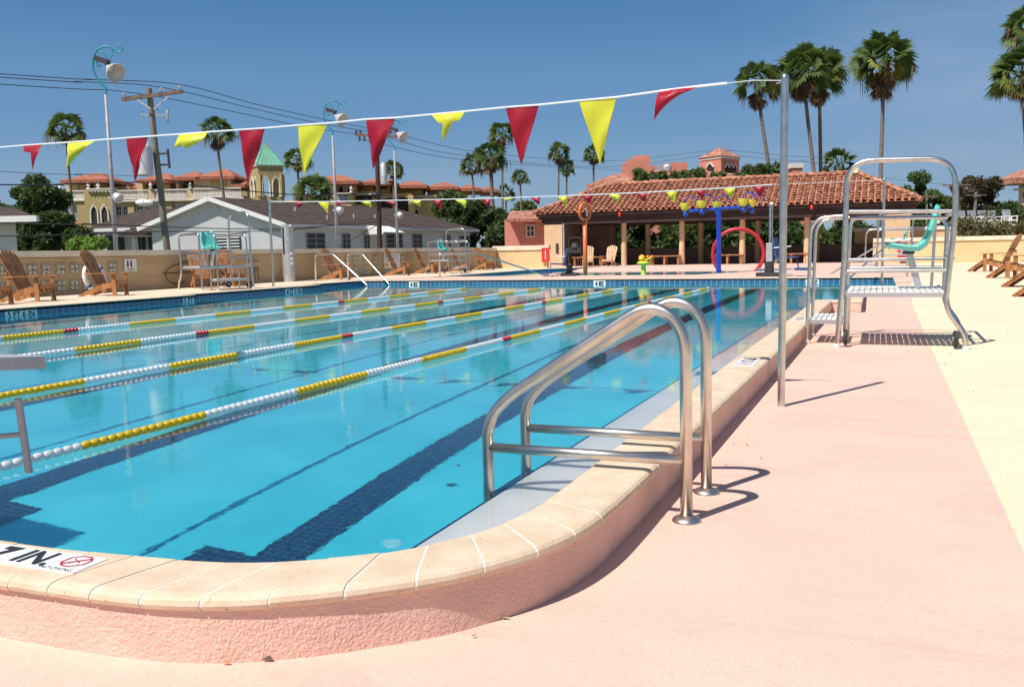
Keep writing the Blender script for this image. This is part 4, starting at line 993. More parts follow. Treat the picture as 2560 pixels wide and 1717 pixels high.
# signs and fittings on the walls
def wsign(y, z, w_, h_, label, nm='wall_sign'):
    t = thing(nm, label, 'sign', (WX + .02, y, z)); plate(t, (WX + .034, y, z), (0, 1, 0), (0, 0, 1), (1, 0, 0), w_, h_, .012, M['white'], 'board'); return t
t = wsign(19.3, .72, .44, .34, 'small white pictogram sign on the left wall beside a wooden chair')
m = MB()
for k in (-1, 0): 
    yy = 19.3 + k * .12 + .02; m.lathe([(0, 0), (.025, 0), (.025, .003), (0, .003)], (WX + .036, yy, .82), 10, (1, 0, 0)); m.slab([(WX + .0355, yy - .03, .79), (WX + .0355, yy + .03, .79), (WX + .0355, yy + .03, .71), (WX + .0355, yy + .012, .64), (WX + .0355, yy - .012, .64), (WX + .0355, yy - .03, .71)], (.003, 0, 0))
m.build('pictogram', M['ink'], t)
m = MB(); m.box((WX + .0355, 19.17, .595), (WX + .038, 19.43, .61)); m.box((WX + .0355, 19.2, .57), (WX + .038, 19.4, .58)); m.build('text_line', M['ink'], t)
t = wsign(33.9, .6, 1.35, .62, 'large notice board with small print and an orange square on the left wall', 'notice_board')
m = MB()
for k in range(5):
    for j in range(6): m.box((WX + .0355, 33.3 + j * .2, .85 - k * .055), (WX + .038, 33.3 + j * .2 + .15 - .04 * ((j * k) % 3), .865 - k * .055))
m.build('text_line', M['ink'], t)
letter(t, 'DIVING', .14, (WX + .037, 34.0, .45), (0, 1, 0), (0, 0, 1), M['ink'], height=.09, width=.55)
letter(t, 'DANGER', .14, (WX + .037, 34.0, .345), (0, 1, 0), (0, 0, 1), M['ink'], height=.05, width=.4)
m = MB(); m.box((WX + .0355, 33.32, .37), (WX + .04, 33.55, .5)); m.build('orange_square', M['orangep'], t)
t = thing('life_ring', 'white life ring with blue bands leaning between the wall and a wooden chair', 'life ring', (-18.4, 16.2, 0))
m = MB(); LR = at(236, 692, 22.5); LU = (FW * .96 + RT * .26).normalized(); LV = (V(0, 0, 1) - RT * .12).normalized(); rp = arc(LR, .33, 0, 360, 28, LU, LV)[:-1]; m.tube(rp, .06, 12, closed=True); m.build('ring', M['white'], t, smooth=True)
m = MB()
for a in (40, 130, 220, 310): m.tube(arc(LR, .33, a - 5, a + 5, 3, LU, LV), .0635, 12)
m.build('band', M['blue'], t, smooth=True)
t = thing('garden_hose', 'dark hose looped on the left wall near the guard chair', 'hose', (WX + .04, 20.6, .5))
m = MB(); m.tube(catmull([(WX + .05, 21.9, .78), (WX + .05, 21.3, .72), (WX + .05, 20.8, .62), (WX + .05, 20.6, .42), (WX + .05, 20.75, .2), (WX + .05, 21.15, .12), (WX + .05, 21.4, .2)], 8), .013, 6); m.tube([(WX + .05, 20.5, .45), (WX + .05, 22.4, .47)], .012, 6); m.build('hose_tube', M['brown_metal'], t, smooth=True)
t = thing('wire_rack', 'small dark wire rack hanging on the left wall beside the thin pole', 'rack', (WX + .03, 24.6, .3))
m = MB()
for k in range(4): m.tube([(WX + .05, 24.35 + k * .16, .1), (WX + .05, 24.35 + k * .16, .5)], .012, 5)
m.tube([(WX + .05, 24.3, .5), (WX + .05, 24.9, .5)], .014, 5); m.tube([(WX + .05, 24.3, .72), (WX + .05, 24.9, .72)], .012, 5); m.build('rack_wires', M['brown_metal'], t)
def redbox(p0, p1, Y, label):
    a = aty(*p0, Y); b = aty(*p1, Y); t = thing('emergency_box', label, 'sign', ((a.x + b.x) / 2, Y, b.z))
    m = MB(); m.box((a.x, Y, b.z), (b.x, Y + .08, a.z)); m.build('box', M['redsign'], t)
    m = MB(); xc = (a.x + b.x) / 2; m.box((xc - .02, Y - .004, b.z + .12), (xc + .02, Y, a.z - .12)); m.build('vertical_lettering', M['white'], t)
redbox((1354, 620), (1373, 655), 45.2, 'red vertical sign box on the end of the sunlit wall left of the pavilion')
redbox((2245, 610), (2268, 645), 45.2, 'red sign box on the pavilion column seen through the right guard chair')
# stair rails at the far corners
def far_rail(b, wtr, top, label, shoulder=.18):
    t = thing('stair_rail', label, 'handrail', (b[0], b[1], 0), group='slanting far stair rails')
    B = Vector((*b, 0)); W2 = Vector((*wtr, -.5)); d = (W2 - B); d.z = 0; u = d.normalized()
    m = MB(); m.tube(fillet([B, B + V(0, 0, top), B + u * shoulder * d.length + V(0, 0, top), Vector((wtr[0], wtr[1], -.13)), W2], [.15, .15, .1], 6), .028, 10); m.build('rail_tube', M['steel'], t, smooth=True)
far_rail((-17.75, 25.9), (-15.35, 25.3), .93, 'left of two slanting steel rails entering the far left pool corner', .35)
far_rail((-17.1, 26.9), (-15.0, 26.1), .93, 'right of two slanting steel rails entering the far left pool corner', .35)
far_rail((-14.6, 29.0), (-11.8, 33.0), .88, 'slanting steel rail entering the wading pool beside the small guard chair', .3)
far_rail((2.0 - 1.3, 26.9), (-.9, 25.5), .9, 'steel stair rail at the far right pool corner behind the guard chair', .3)
far_rail((.9, 29.5), (-1.6, 29.9), 1.0, 'steel stair rail beside the wading pool on the right', .3)

# pool lifts
def pool_lift(x, y, rz, label, seat_z=.5):
    t = thing('pool_lift', label, 'pool lift', (x, y, 0), 0)
    m = MB(); m.box((-.35, -.25, 0), (.35, .25, .12)); m.box((-.1, -.12, .12), (.12, .12, .45)); m.build('base', M['dark'], t, world=False, bevel=.01)
    m = MB(); m.tube([(.05, 0, .1), (.0, 0, .9 if seat_z > .6 else .5)], .07, 10); m.bar((0, 0, .3), (-.25, -.2, seat_z), .05, .05); m.bar((.1, 0, .15), (-.6, -.1, .06), .05, .05); m.bar((-.6, -.1, .06), (-.85, -.1, -.04), .04, .04); m.build('arm', M['galv'], t, world=False)
    m = MB(); m.hexa([(-.75, -.45, seat_z), (-.2, -.45, seat_z - .04), (-.2, 0, seat_z - .04), (-.75, 0, seat_z), (-.75, -.45, seat_z + .05), (-.2, -.45, seat_z + .02), (-.2, 0, seat_z + .02), (-.75, 0, seat_z + .05)]); m.build('seat', M['liftblue'], t, world=False)
    m = MB(); m.hexa([(-.22, -.45, seat_z - .04), (-.16, -.45, seat_z - .04), (-.16, 0, seat_z - .04), (-.22, 0, seat_z - .04), (-.1, -.43, seat_z + .62), (-.03, -.43, seat_z + .62), (-.03, -.02, seat_z + .62), (-.1, -.02, seat_z + .62)]); m.build('backrest', M['liftblue'], t, world=False)
    m = MB(); m.bar((-.12, -.47, seat_z + .3), (-.5, -.47, seat_z + .34), .03, .03); m.bar((-.12, .02, seat_z + .3), (-.5, .02, seat_z + .34), .03, .03); m.build('armrest', M['white'], t, world=False)
    m = MB(); m.box((-1.15, -.42, seat_z - .38), (-.72, -.05, seat_z - .3)); m.bar((-.74, -.2, seat_z), (-.8, -.2, seat_z - .32), .03, .03); m.build('footrest', M['liftblue'], t, world=False)
    t.rotation_euler = (0, 0, rz); t.scale = (.85, .85, .85); return t
pool_lift(gnd(1424, 690).x, gnd(1424, 690).y, R(12), 'blue seated pool lift on the deck between the two pools', .5)
pool_lift(-3.05, 28.0, R(170), 'blue seated pool lift with tall steel mast beside the foreground flag pole', .55)
t2_ = [o for o in col.objects if o.name.startswith('pool_lift')][-1]; t2_.scale = (1, 1, 1)
m = MB(); m.box((-.09, -.09, .1), (.09, .09, 1.0)); m.build('mast', M['galv'], t2_, world=False)
m = MB(); m.tube([(.0, .0, 1.0), (0, 0, 2.15)], .035, 8); m.tube([(-.02, 0, 2.15), (-.08, 0, 2.15)], .05, 8); m.tube([(-.07, .02, 2.1), (-.07, .02, .9)], .015, 6); m.build('tall_tube', M['steel'], t2_, world=False)

# water toys
OY = 32.5
t = thing('spray_toy', 'orange spray post with a slanted loop at the top in the wading pool', 'water toy', (-10.25, OY, -.1))
m = MB(); m.tube([(-10.25, OY, -.5), (-10.25, OY, 2.02)], .08, 14); m.build('post', M['orange'], t, smooth=True)
m = MB(); lp2 = []
for k in range(32):
    a = 2 * math.pi * k / 32 - math.pi / 2; rx, rz_ = .11, .31
    lp2.append(Vector((-10.25 + rx * math.cos(a) * (1 - .25 * math.sin(a)), OY + .28 * math.cos(a), 2.33 + rz_ * math.sin(a))))
m.tube(lp2, .06, 10, closed=True); m.build('loop', M['orange'], t, smooth=True)
m = MB(); m.tube([(-10.2, OY + .1, 2.15), (-10.2, OY + .1, 2.35)], .03, 8); m.build('nozzle', M['white'], t)
BX, BY = -5.46, 33.5
t = thing('bucket_toy', 'blue dumping-bucket toy with yellow bowls on a crossbar in the wading pool', 'water toy', (BX, BY, -.1))
m = MB(); m.tube([(BX, BY, -.5), (BX, BY, 2.34)], .09, 14); m.build('post', M['blue'], t, smooth=True, auto=True)
m = MB(); m.tube([(BX, BY, 2.3), (BX - 1.05, BY - .2, 2.24)], .055, 12); m.tube([(BX, BY, 2.3), (BX + 1.1, BY + .2, 2.34)], .055, 12); m.tube([(BX, BY, 2.3), (BX - .2, BY + .9, 2.3)], .05, 12); m.build('crossbar', M['blue'], t, smooth=True, auto=True)
for bx_, by_, bz_, hx in ((-6.66, BY - .2, 2.24, -1), (-6.05, BY - .25, 2.3, 1), (-5.64, BY + .7, 2.3, 0), (-4.62, BY + .1, 2.33, -1), (-4.36, BY + .35, 2.31, 0)):
    m = MB(); m.lathe([(0, .0), (.09, .0), (.155, .1), (.185, .27), (.178, .27), (.145, .11), (.08, .02), (0, .02)], (bx_, by_, bz_ + .02), 18); o = m.build('bucket', M['yellowp'], t, smooth=True, auto=True)
    m = MB(); m.lathe([(0, -.1)] + [(.1 * math.sin(math.pi * k / 8), -.1 * math.cos(math.pi * k / 8)) for k in range(1, 8)] + [(0, .1)], (bx_ + .02, by_, bz_ - .1), 12); m.build('ball_joint', M['blue'], t, smooth=True)
    m = MB(); m.tube(arc((bx_ + .22 * (1 if hx >= 0 else 1), by_, bz_ + .22), .24, 180, 0, 12, (1 if hx >= 0 else 1, .2, 0), (0, 0, 1.2)), .022, 8); m.build('water_arch', M['violet'], t, smooth=True)
t = thing('spray_hoop', 'large red ring standing in the wading pool behind the blue post', 'water toy', (-5.9, 38.6, -.1))
hc = aty(1845, 634, 38.6)
m = MB(); m.tube(arc((hc.x, 38.6, hc.z), 1.02, -62, 242, 44, (1, .12, 0), (0, 0, 1)), .075, 12); m.build('ring', M['red'], t, smooth=True)
m = MB()
for k in range(7):
    a = R(20 + k * 23); m.tube([(hc.x + 1.1 * math.cos(a), 38.6, hc.z + 1.1 * math.sin(a)), (hc.x + 1.16 * math.cos(a), 38.6, hc.z + 1.16 * math.sin(a))], .015, 6)
m.build('spray_nozzle', M['brown_metal'], t)
t = thing('snail_toy', 'small yellow and orange snail toy on a lime mushroom stand in the wading pool', 'water toy', (-8.14, 33, -.1))
m = MB(); m.lathe([(.12, -.4), (.1, 0), (.085, .25), (.12, .33), (.24, .34), (.25, .38), (.2, .42), (0, .45)], (-8.14, 33, 0), 20); m.build('stand', M['lime'], t, smooth=True)
m = MB(); m.lathe([(0, -.06), (.12, -.05), (.135, 0), (.12, .05), (0, .06)], (-8.2, 33, .55), 18, (0, 1, 0)); m.build('shell', M['orangep'], t, smooth=True)
m = MB(); m.lathe([(0, -.065), (.07, -.062), (.08, .02)], (-8.2, 32.97, .55), 16, (0, 1, 0)); m.tube([(-8.1, 33, .47), (-7.95, 33, .52), (-7.86, 33, .58)], .035, 8); m.build('body', M['yellowp'], t, smooth=True)
m = MB()
for x in (-7.82, -7.98): m.lathe([(0, -.06)] + [(.06 * math.sin(math.pi * k / 6), -.06 * math.cos(math.pi * k / 6)) for k in range(1, 6)] + [(0, .06)], (x, 33, .6), 10)
m.build('eye', M['orangep'], t, smooth=True)

# pavilion
pv = thing('pavilion', 'open poolside pavilion with a hipped barrel-tile roof on cream posts', 'pavilion', (-8, 50, 0))
EX0, EX1, EY, EZ, RY, RZ_, BYY = -18.25, 1.8, 48.3, 2.98, 52.2, 4.66, 56.1
RX0, RX1 = -15.6, -1.3
RX0, RX1 = EX0 + 3.2, EX1 - 3.0
def roofquad(m, pts): m.face(pts)
m = MB(); m.add([(EX0, EY, EZ), (EX1, EY, EZ), (EX1, BYY, EZ), (EX0, BYY, EZ), (RX0, RY, RZ_), (RX1, RY, RZ_)], [(0, 1, 5, 4), (1, 2, 5), (2, 3, 4, 5), (3, 0, 4)])
roof = m.build('roof', M['roof_tile'], pv)
def tiles(face_pts, nm):                   # barrel tiles laid over a roof face: eave a-b, ridge d-c
    a, b, c_, d = [Vector(p) for p in face_pts]; u = (b - a).normalized(); eav = (b - a).length
    nrm = u.cross(((d + c_) / 2 - (a + b) / 2)).normalized(); up = nrm.cross(u); H = (d - a).dot(up); rng = random.Random(7)
    m = MB(); w_ = .315; rows = 12; rl = H / rows; nx = int(eav / w_)
    for r_ in range(rows):
        v0 = r_ * rl; v1 = v0 + rl * 1.12; fm = (v0 + rl / 2) / H
        x0 = (d - a).dot(u) * fm; x1 = eav + ((c_ - b).dot(u)) * fm
        for i in range(nx + 1):
            xc = (i + .5) * w_
            if xc < x0 - .1 or xc > x1 + .1: continue
            j = rng.uniform(-.012, .012); ra, rb = .125 + rng.uniform(-.006, .006), .105; tl = rng.uniform(-.02, .02); L0 = v0 + rng.uniform(-.03, .03)
            base = len(m.v); n = 6
            for (vv, rr_, lift) in ((L0, ra, .075), (v1, rb, .015)):
                for k in range(n + 1):
                    th = math.pi * k / n; p = a + u * (xc + j + tl * (vv > L0) + rr_ * math.cos(th)) + up * vv + nrm * (rr_ * .85 * math.sin(th) + lift); m.v.append(tuple(p))
            for k in range(n): m.f.append((base + k, base + k + 1, base + n + 1 + k + 1, base + n + 1 + k)); m.m.append(0)
            # open end thickness
            b2_ = len(m.v)
            for k in range(n + 1):
                th = math.pi * k / n; p = a + u * (xc + j + (ra - .03) * math.cos(th)) + up * (L0 + .002) + nrm * ((ra - .03) * .85 * math.sin(th) + .075); m.v.append(tuple(p))
            for k in range(n): m.f.append((base + k, base + k + 1, b2_ + k + 1, b2_ + k)); m.m.append(0)
    return m.build(nm, M['roof_tile'], roof, smooth=True, auto=True)
tiles([(EX0, EY, EZ), (EX1, EY, EZ), (RX1, RY, RZ_), (RX0, RY, RZ_)], 'roof_tiles')
tiles([(EX0, BYY, EZ), (EX0, EY, EZ), (RX0, RY, RZ_), (RX0, RY, RZ_)], 'roof_tiles')
tiles([(EX1, EY, EZ), (EX1, BYY, EZ), (RX1, RY, RZ_), (RX1, RY, RZ_)], 'roof_tiles')
m = MB(); rng = random.Random(3)
def ridge(a, b):
    a, b = Vector(a), Vector(b); L = (b - a).length; n = int(L / .36)
    for i in range(n):
        p = a.lerp(b, i / n); q_ = a.lerp(b, (i + 1.12) / n); z_ = V(0, 0, .1 + rng.uniform(-.015, .02)); m.tube([p + z_, q_ + z_ - V(0, 0, .035)], [.135, .11], 8)
ridge((RX0, RY, RZ_), (RX1, RY, RZ_)); ridge((RX0, RY, RZ_), (EX0, EY, EZ)); ridge((RX1, RY, RZ_), (EX1, EY, EZ)); ridge((RX1, RY, RZ_), (EX1, BYY, EZ)); m.build('ridge_tiles', M['roof_tile'], roof, smooth=True, auto=True)
m = MB(); m.lathe([(.0, .35), (.13, .33), (.2, 0)], (RX1 - .05, RY, RZ_ + .05), 10); m.build('finial', M['wall_cap'], roof)
m = MB(); m.box((EX0 + .35, EY + .3, EZ - .62), (EX1 - .35, BYY - .3, EZ - .3)); m.box((EX0 + .1, EY + .08, EZ - .16), (EX1 - .1, BYY - .08, EZ - .03))
m.box((EX0 + .2, EY + .2, EZ - .31), (EX1 - .2, EY + .42, EZ - .155))
m.build('beam', M['beam'], pv)
def column(x, y, r=.16, z1=2.42):
    m = MB(); m.tube([(x, y, 0), (x, y, .6), (x, y, 1.4), (x, y, z1)], [r, r * 1.02, r * .95, r * .92], 12); m.build('post', M['column'], pv, smooth=True, auto=True)
for x in (-13.3, -10.04, -6.81, -3.52): column(x, 49.4)
for x in (-12.9, -9.75, -6.5, -3.3): column(x, 53.4, .17)
def wallpiece(x0, y0, x1, y1, z1=2.42, mt='column'):
    m = MB(); m.box((x0, y0, -.1), (x1, y1, z1)); m.build('wall_pier', M[mt], pv)
wallpiece(-17.75, 48.6, -16.68, 48.9); wallpiece(-16.9, 48.95, -16.68, 53, mt='shade_wall'); wallpiece(-16.6, 52.8, -14.8, 53.2, mt='shade_wall')  # inner walls coloured dark to carry the shade under the roof
wallpiece(.22, 48.6, .86, 49.3); wallpiece(.862, 48.6, 1.35, 52.5)
m = MB(); m.tube([(-16.55, 48.5, 0), (-16.55, 48.5, 2.4)], .06, 8); m.build('downpipe', M['galv'], pv)
m = MB(); m.box((-14.4, 53.6, 0), (.3, 53.8, .95)); m.build('back_parapet', M['shade_wall'], pv)  # shade painted in here too, as a dark wall colour
m = MB(); m.box((-17.05, 48.55, .75), (-16.9, 48.6, 1.3)); m.build('wall_box', M['brown_metal'], pv)
for px, py, Y in ((1549, 537, 48.35), (2029, 519, 48.35)):
    p = aty(px, py, Y); t = thing('red_lantern', 'small red lantern under the %s of the pavilion eave' % ('left third' if px < 1800 else 'right third'), 'lantern', p)
    m = MB(); m.lathe([(0, .14), (.05, .12), (.09, .02), (.08, -.08), (0, -.12)], p, 10); m.build('shade', M['redsign'], t, smooth=True)
    m = MB(); m.tube([p + V(0, 0, .12), p + V(0, 0, .25)], .01, 5); m.build('hook', M['dark'], t)
# furniture in the pavilion shade
def bench(x, y, label):
    t = thing('wooden_table', label, 'table', (x, y, 0), group='wooden tables in the pavilion shade')
    m = MB(); m.box((-.85, -.4, .46), (.85, .4, .52)); m.build('table_top', M['wood'], t, world=False)
    for sx in (-1, 0, 1):
        for y_ in (-.35, .27): m = MB(); m.box((sx * .75 - .05, y_, 0), (sx * .75 + .05, y_ + .08, .46)); m.build('leg', M['wood'], t, world=False)
    return t
b0 = bench(-10.9, 49.2, 'wooden table in the shade right of the snail toy')
for x, y, lb in ((-7.55, 49.4, 'wooden table in the shade seen through the red ring'), (-4.3, 49.6, 'wooden table in the shade right of the foreground flag pole'), (-15.2, 48.9, 'low wooden lounger end in the shade behind the left pool lift')):
    c_ = copy_tree(b0); c_.location = (x, y, 0); c_['label'] = lb
t = thing('grill_cart', 'dark grill cart with a shelf beside the pavilion pier', 'cart', (-16.0, 48.6, 0))
m = MB(); m.box((-16.3, 48.4, .75), (-15.5, 48.8, 1.05)); m.lathe([(.0, .3), (.2, .25), (.3, 0)], (-15.9, 48.6, 1.05), 12); m.build('firebox', M['dark'], t)
m = MB()
for x in (-16.25, -15.55): m.tube([(x, 48.5, 0), (x, 48.5, 1.6)], .03, 6)
m.tube([(-16.25, 48.5, 1.6), (-15.55, 48.5, 1.6)], .03, 6); m.build('stand', M['brown_metal'], t)
#@@PART4
# ================================================================== BEYOND THE WALLS
def ground_pt(p, z=GZ): return Vector((p.x, p.y, z))
# ---- lamp posts
def lamp_post(label):
    base = at(290, 624, 31); t = thing('lamp_post', label, 'lamp post', (base.x, base.y, GZ), group='floodlight posts behind the left wall')
    K = .003772; top = at(264, 237, 31)
    def L(x, y, dpt=0.0): return top + RT * ((x - 965) * K) + V(0, 0, (575 - y) * K) + FW * dpt
    m = MB(); m.tube([ground_pt(base), base + V(0, 0, 2.4), top], [.085, .07, .05], 12); m.build('pole', M['lamp_pole'], t, smooth=True)
    m = MB(); c_ = catmull([L(965, 580), L(968, 520), L(928, 472), L(886, 410), L(868, 340), L(873, 270), L(900, 208), L(950, 170), L(1010, 158), L(1060, 182), L(1092, 210), L(1125, 205), L(1141, 180), L(1128, 154), L(1106, 157), L(1106, 172)], 6)
    m.tube(c_, [.038 - .02 * i / len(c_) for i in range(len(c_))], 8); m.tube(catmull([L(925, 207), L(960, 206), L(985, 236), L(1012, 258), L(1041, 240), L(1052, 205), L(1040, 175), L(1012, 160)], 6), .018, 8)
    m.tube(catmull([L(868, 330), L(885, 292), L(905, 285), L(912, 300), L(900, 310)], 5), .016, 6); m.build('scroll_arm', M['teal'], t, smooth=True)
    m = MB(); m.bar(L(908, 262, -.05), L(1025, 305, -.15), .2, .17); m.tube(arc(L(935, 330, -.1), .06, 0, 360, 12, RT, (0, 0, .6)), .012, 6); m.bar(L(1000, 290, -.15), L(1015, 345, -.2), .05, .09); o = m.build('ballast_box', M['brown_metal'], t)
    ax = (RT * .68 - FW * .42 - V(0, 0, .48)).normalized(); nk = L(1022, 345, -.2)
    m = MB(); m.lathe([(.0, -.02), (.06, -.02), (.09, .06), (.11, .1), (.2, .26), (.3, .44), (.325, .5), (.335, .5), (.31, .43), (.21, .25), (.12, .11), (.0, .1)], nk, 24, ax); m.build('reflector', M['reflector'], t, smooth=True, auto=True)
    # lower small floodlight
    lp = at(293, 494, 31) ; m = MB(); m.lathe([(0, -.14), (.13, -.12), (.17, .0), (.18, .1), (.15, .1), (.1, -.02), (0, -.06)], lp + RT * .02, 18, (RT * .7 - FW * .3 - V(0, 0, .5)).normalized()); m.bar(lp - RT * .3, lp - RT * .1, .05, .05); m.build('side_floodlight', M['reflector'], t, smooth=True, auto=True)
    return t
M['reflector'] = mat('spun_aluminium', (.62, .6, .58), .45, .35, var=.05, vs=8)
l1 = lamp_post('tallest-looking lamp post at the left with a teal scroll and big floodlight')
for px, py, d, lb in ((843, 618, 42.5, 'middle lamp post with teal scroll, right of the green-roofed bell tower'), (994, 617, 49, 'smallest lamp post with teal scroll, partly behind a red pennant')):
    p = at(px, py, d); c_ = copy_tree(l1); c_.location = (p.x, p.y, GZ); c_['label'] = lb

# ---- utility poles
def upole(p0, p1, d, r0, r1, mt, label, name='utility_pole'):
    a = at(*p0, d); b = at(*p1, d); dr_ = (b - a); b = a + dr_ * ((GZ - a.z) / dr_.z)
    t = thing(name, label, 'utility pole', (b.x, b.y, GZ)); m = MB()
    m.tube([a.lerp(b, k / 8) + RT * (.015 * math.sin(k * 2)) for k in range(9)], [r0 + (r1 - r0) * k / 8 for k in range(9)], 12); m.build('pole', M[mt], t, smooth=True, auto=True); return t
u1 = upole((372, 222), (418, 623), 37, .115, .15, 'pole_wood', 'big weathered utility pole with crossarm and white transformer behind the left wall')
A1 = lambda x, y, d=37: at(x, y, d)
m = MB(); m.bar(A1(305, 249, 36.8), A1(457, 229, 36.8), .11, .15); m.build('crossarm', M['crossarm'], u1)
m = MB(); m.bar(A1(343, 250, 36.7), A1(376, 272, 36.7), .03, .06); m.bar(A1(422, 241, 36.7), A1(384, 273, 36.7), .03, .06); m.build('arm_brace', M['galv'], u1)
INS = [(312, 244), (404, 233), (450, 227)]
for x, y in INS:
    m = MB(); p = A1(x, y, 36.8); m.lathe([(.015, -.05), (.015, .1), (.07, .1), (.075, .14), (.05, .15), (.055, .2), (.02, .23), (0, .23)], p, 10); m.build('insulator', M['ceramic'], u1, smooth=True, auto=True)
m = MB(); p = A1(363, 438, 36.6); m.lathe([(0, 0), (.33, 0), (.33, .05), (.32, .1), (.31, 1.05), (.29, 1.12), (.12, 1.22), (0, 1.25)], p, 18); m.build('transformer', M['reflector'], u1, smooth=True, auto=True)
m = MB(); m.lathe([(.03, 0), (.06, .03), (.03, .06), (.06, .09), (.03, .12), (.05, .15), (.01, .2)], A1(371, 368, 36.4), 8); m.build('bushing', M['ceramic'], u1, smooth=True)
m = MB()
m.bar(A1(392, 385), A1(420, 384), .05, .07); m.bar(A1(398, 413), A1(421, 412), .05, .07); m.bar(A1(419, 373), A1(424, 421), .07, .07); m.build('side_bracket', M['brown_metal'], u1)
m = MB(); m.bar(A1(353, 288), A1(424, 289), .04, .05); m.lathe([(.04, -.1), (.06, 0), (.05, .12), (.03, .2)], A1(419, 285), 8); m.lathe([(.03, -.1), (.04, 0), (.0, .14)], A1(356, 286), 8); m.lathe([(.03, 0), (.04, .12), (0, .2)], A1(394, 284), 8); m.tube([A1(419, 290), A1(419, 307)], .05, 6); m.build('cutout_fuse', M['galv'], u1)
m = MB(); m.tube(catmull([A1(400, 512, 36.8), A1(385, 504, 36.5), A1(372, 504, 36.4)], 5), .03, 6); m.build('lamp_bracket', M['galv'], u1, smooth=True)
sl_ = thing('street_light', 'white cobra-head street light clamped to the big utility pole', 'street light', A1(360, 506, 36.4))
m = MB(); c_ = A1(361, 507, 36.4); ux = RT
pts = []
m.lathe([(0, -.36), (.07, -.33), (.12, -.2), (.14, 0), (.1, .22), (.05, .34), (0, .36)], c_, 12, (RT * 1.0 + V(0, 0, -.03)).normalized()); m.build('lamp_head', M['white'], sl_, smooth=True)
u2 = upole((941, 330), (950, 618), 50, .11, .15, 'pole_dark', 'dark brown utility pole behind the left wall, hidden at its top by a red pennant')
A2 = lambda x, y, d=50: at(x, y, d)
m = MB(); m.bar(A2(888, 337, 49.8), A2(998, 342, 49.8), .1, .13); m.build('crossarm', M['crossarm'], u2)
for x in (891, 901, 975, 992): m = MB(); m.lathe([(.02, 0), (.06, .1), (.08, .16), (.03, .24), (0, .24)], A2(x, 336, 49.8), 8); m.build('insulator', M['brown_metal'], u2)
for x in (899, 911): m = MB(); m.tube([A2(x, 340, 49.8), A2(x, 354, 49.8)], .05, 6); m.build('hanging_insulator', M['brown_metal'], u2)
m = MB(); m.lathe([(0, 0), (.18, 0), (.18, 1.05), (.1, 1.15), (0, 1.18)], A2(960, 461, 49.7), 14); m.build('transformer', M['galv'], u2, smooth=True, auto=True)
m = MB(); rng = random.Random(2)
for k in range(5): p = A2(930 + rng.uniform(0, 45), 484 + rng.uniform(-6, 10), 49.7); m.tube(arc(p, .25 + rng.random() * .25, 180, 360, 8, RT, (0, 0, .7)), .03, 5)
m.lathe([(0, -.2), (.14, -.1), (.14, .1), (0, .2)], A2(936, 487, 49.6), 8, RT); m.build('cable_loops', M['wire'], u2)
for (a, b, d, r0, lb) in (((1799, 372), (1799, 441), 95, .16, 'distant utility pole in front of the pink tower'), ((2392, 455), (2392, 560), 72, .2, 'tall weathered utility pole right of the pavilion'), ((2440, 480), (2438, 520), 95, .16, 'slimmer utility pole among the trees at the right'), ((2317, 484), (2317, 560), 84, .1, 'pale thin utility pole just right of the pavilion roof corner')):
    u = upole(a, b, d, r0, r0 * 1.15, 'pole_wood', lb)
    m = MB(); c_ = at(a[0], a[1] + 8, d - .3); m.bar(c_ - RT * 1.1, c_ + RT * 1.1, .1, .12); m.build('crossarm', M['crossarm'], u)
# ---- overhead wires
def wire(label, pts, r=.016, grp='overhead utility wires', sag=0):
    P = [at(x, y, d) for x, y, d in pts]
    if pts[0][0] < 0: P = [P[0] - (P[1] - P[0]).normalized() * 40 + V(0, 0, .3)] + P
    t = thing('overhead_wire', label, 'wire', P[0], 0, grp); m = MB(); m.tube(catmull(P, 8) if len(P) > 2 else [P[0].lerp(P[1], k / 16) - V(0, 0, sag * 4 * (k / 16) * (1 - k / 16)) for k in range(17)], r, 5); m.build('cable', M['wire'], t)
wire('highest wire from the left edge over the right crossarm end to the second pole', [(-60, 181, 30), (230, 199, 34), (450, 212, 36.8), (640, 261, 41), (800, 297, 46), (992, 335, 49.8)])
wire('second highest wire, over the middle insulator of the big pole', [(-60, 190, 30), (200, 205, 34), (404, 219, 36.8), (640, 274, 41), (800, 309, 46), (975, 338, 49.8)])
wire('third wire, from the left insulator of the big pole to the second pole', [(-60, 207, 30), (312, 230, 36.8), (560, 275, 41), (750, 315, 46), (891, 336, 49.8)])
wire('wire running right from the second pole past the palms to the distant pole', [(992, 335, 49.8), (1100, 363, 58), (1200, 381, 66), (1400, 399, 80), (1560, 401, 88), (1799, 374, 95)])
wire('lower wire running right from the second pole behind the palm group', [(975, 345, 49.8), (1100, 380, 58), (1250, 400, 70), (1400, 414, 80), (1560, 415, 88), (1799, 384, 95)])
wire('bottom wire right of the second pole ending at the pink building', [(891, 345, 49.8), (1100, 392, 60), (1300, 412, 74), (1600, 428, 92)])
wire('drooping communication cable from the left edge to the big pole near the balcony', [(-60, 462, 30), (150, 461, 34), (330, 456, 36.8), (405, 455, 37)], .025)
wire('high thin wire left of the big pole above the penthouse roofs', [(-60, 427, 30), (200, 436, 34), (380, 441, 37)], .01)
wire('black cable drooping right of the big pole to the second pole across the bell tower', [(412, 450, 37), (480, 463, 39), (620, 478, 42), (780, 488, 46), (940, 482, 49.8)], .028)
wire('low cable in front of the white house gable at eave height', [(-60, 557, 26), (220, 560, 29), (420, 568, 33), (700, 572, 40), (945, 555, 49.8)], .02)
wire('lower cable in front of the white house gable', [(-60, 592, 26), (220, 584, 29), (420, 579, 33), (600, 579, 37), (760, 572, 42), (945, 545, 49.8)], .02)
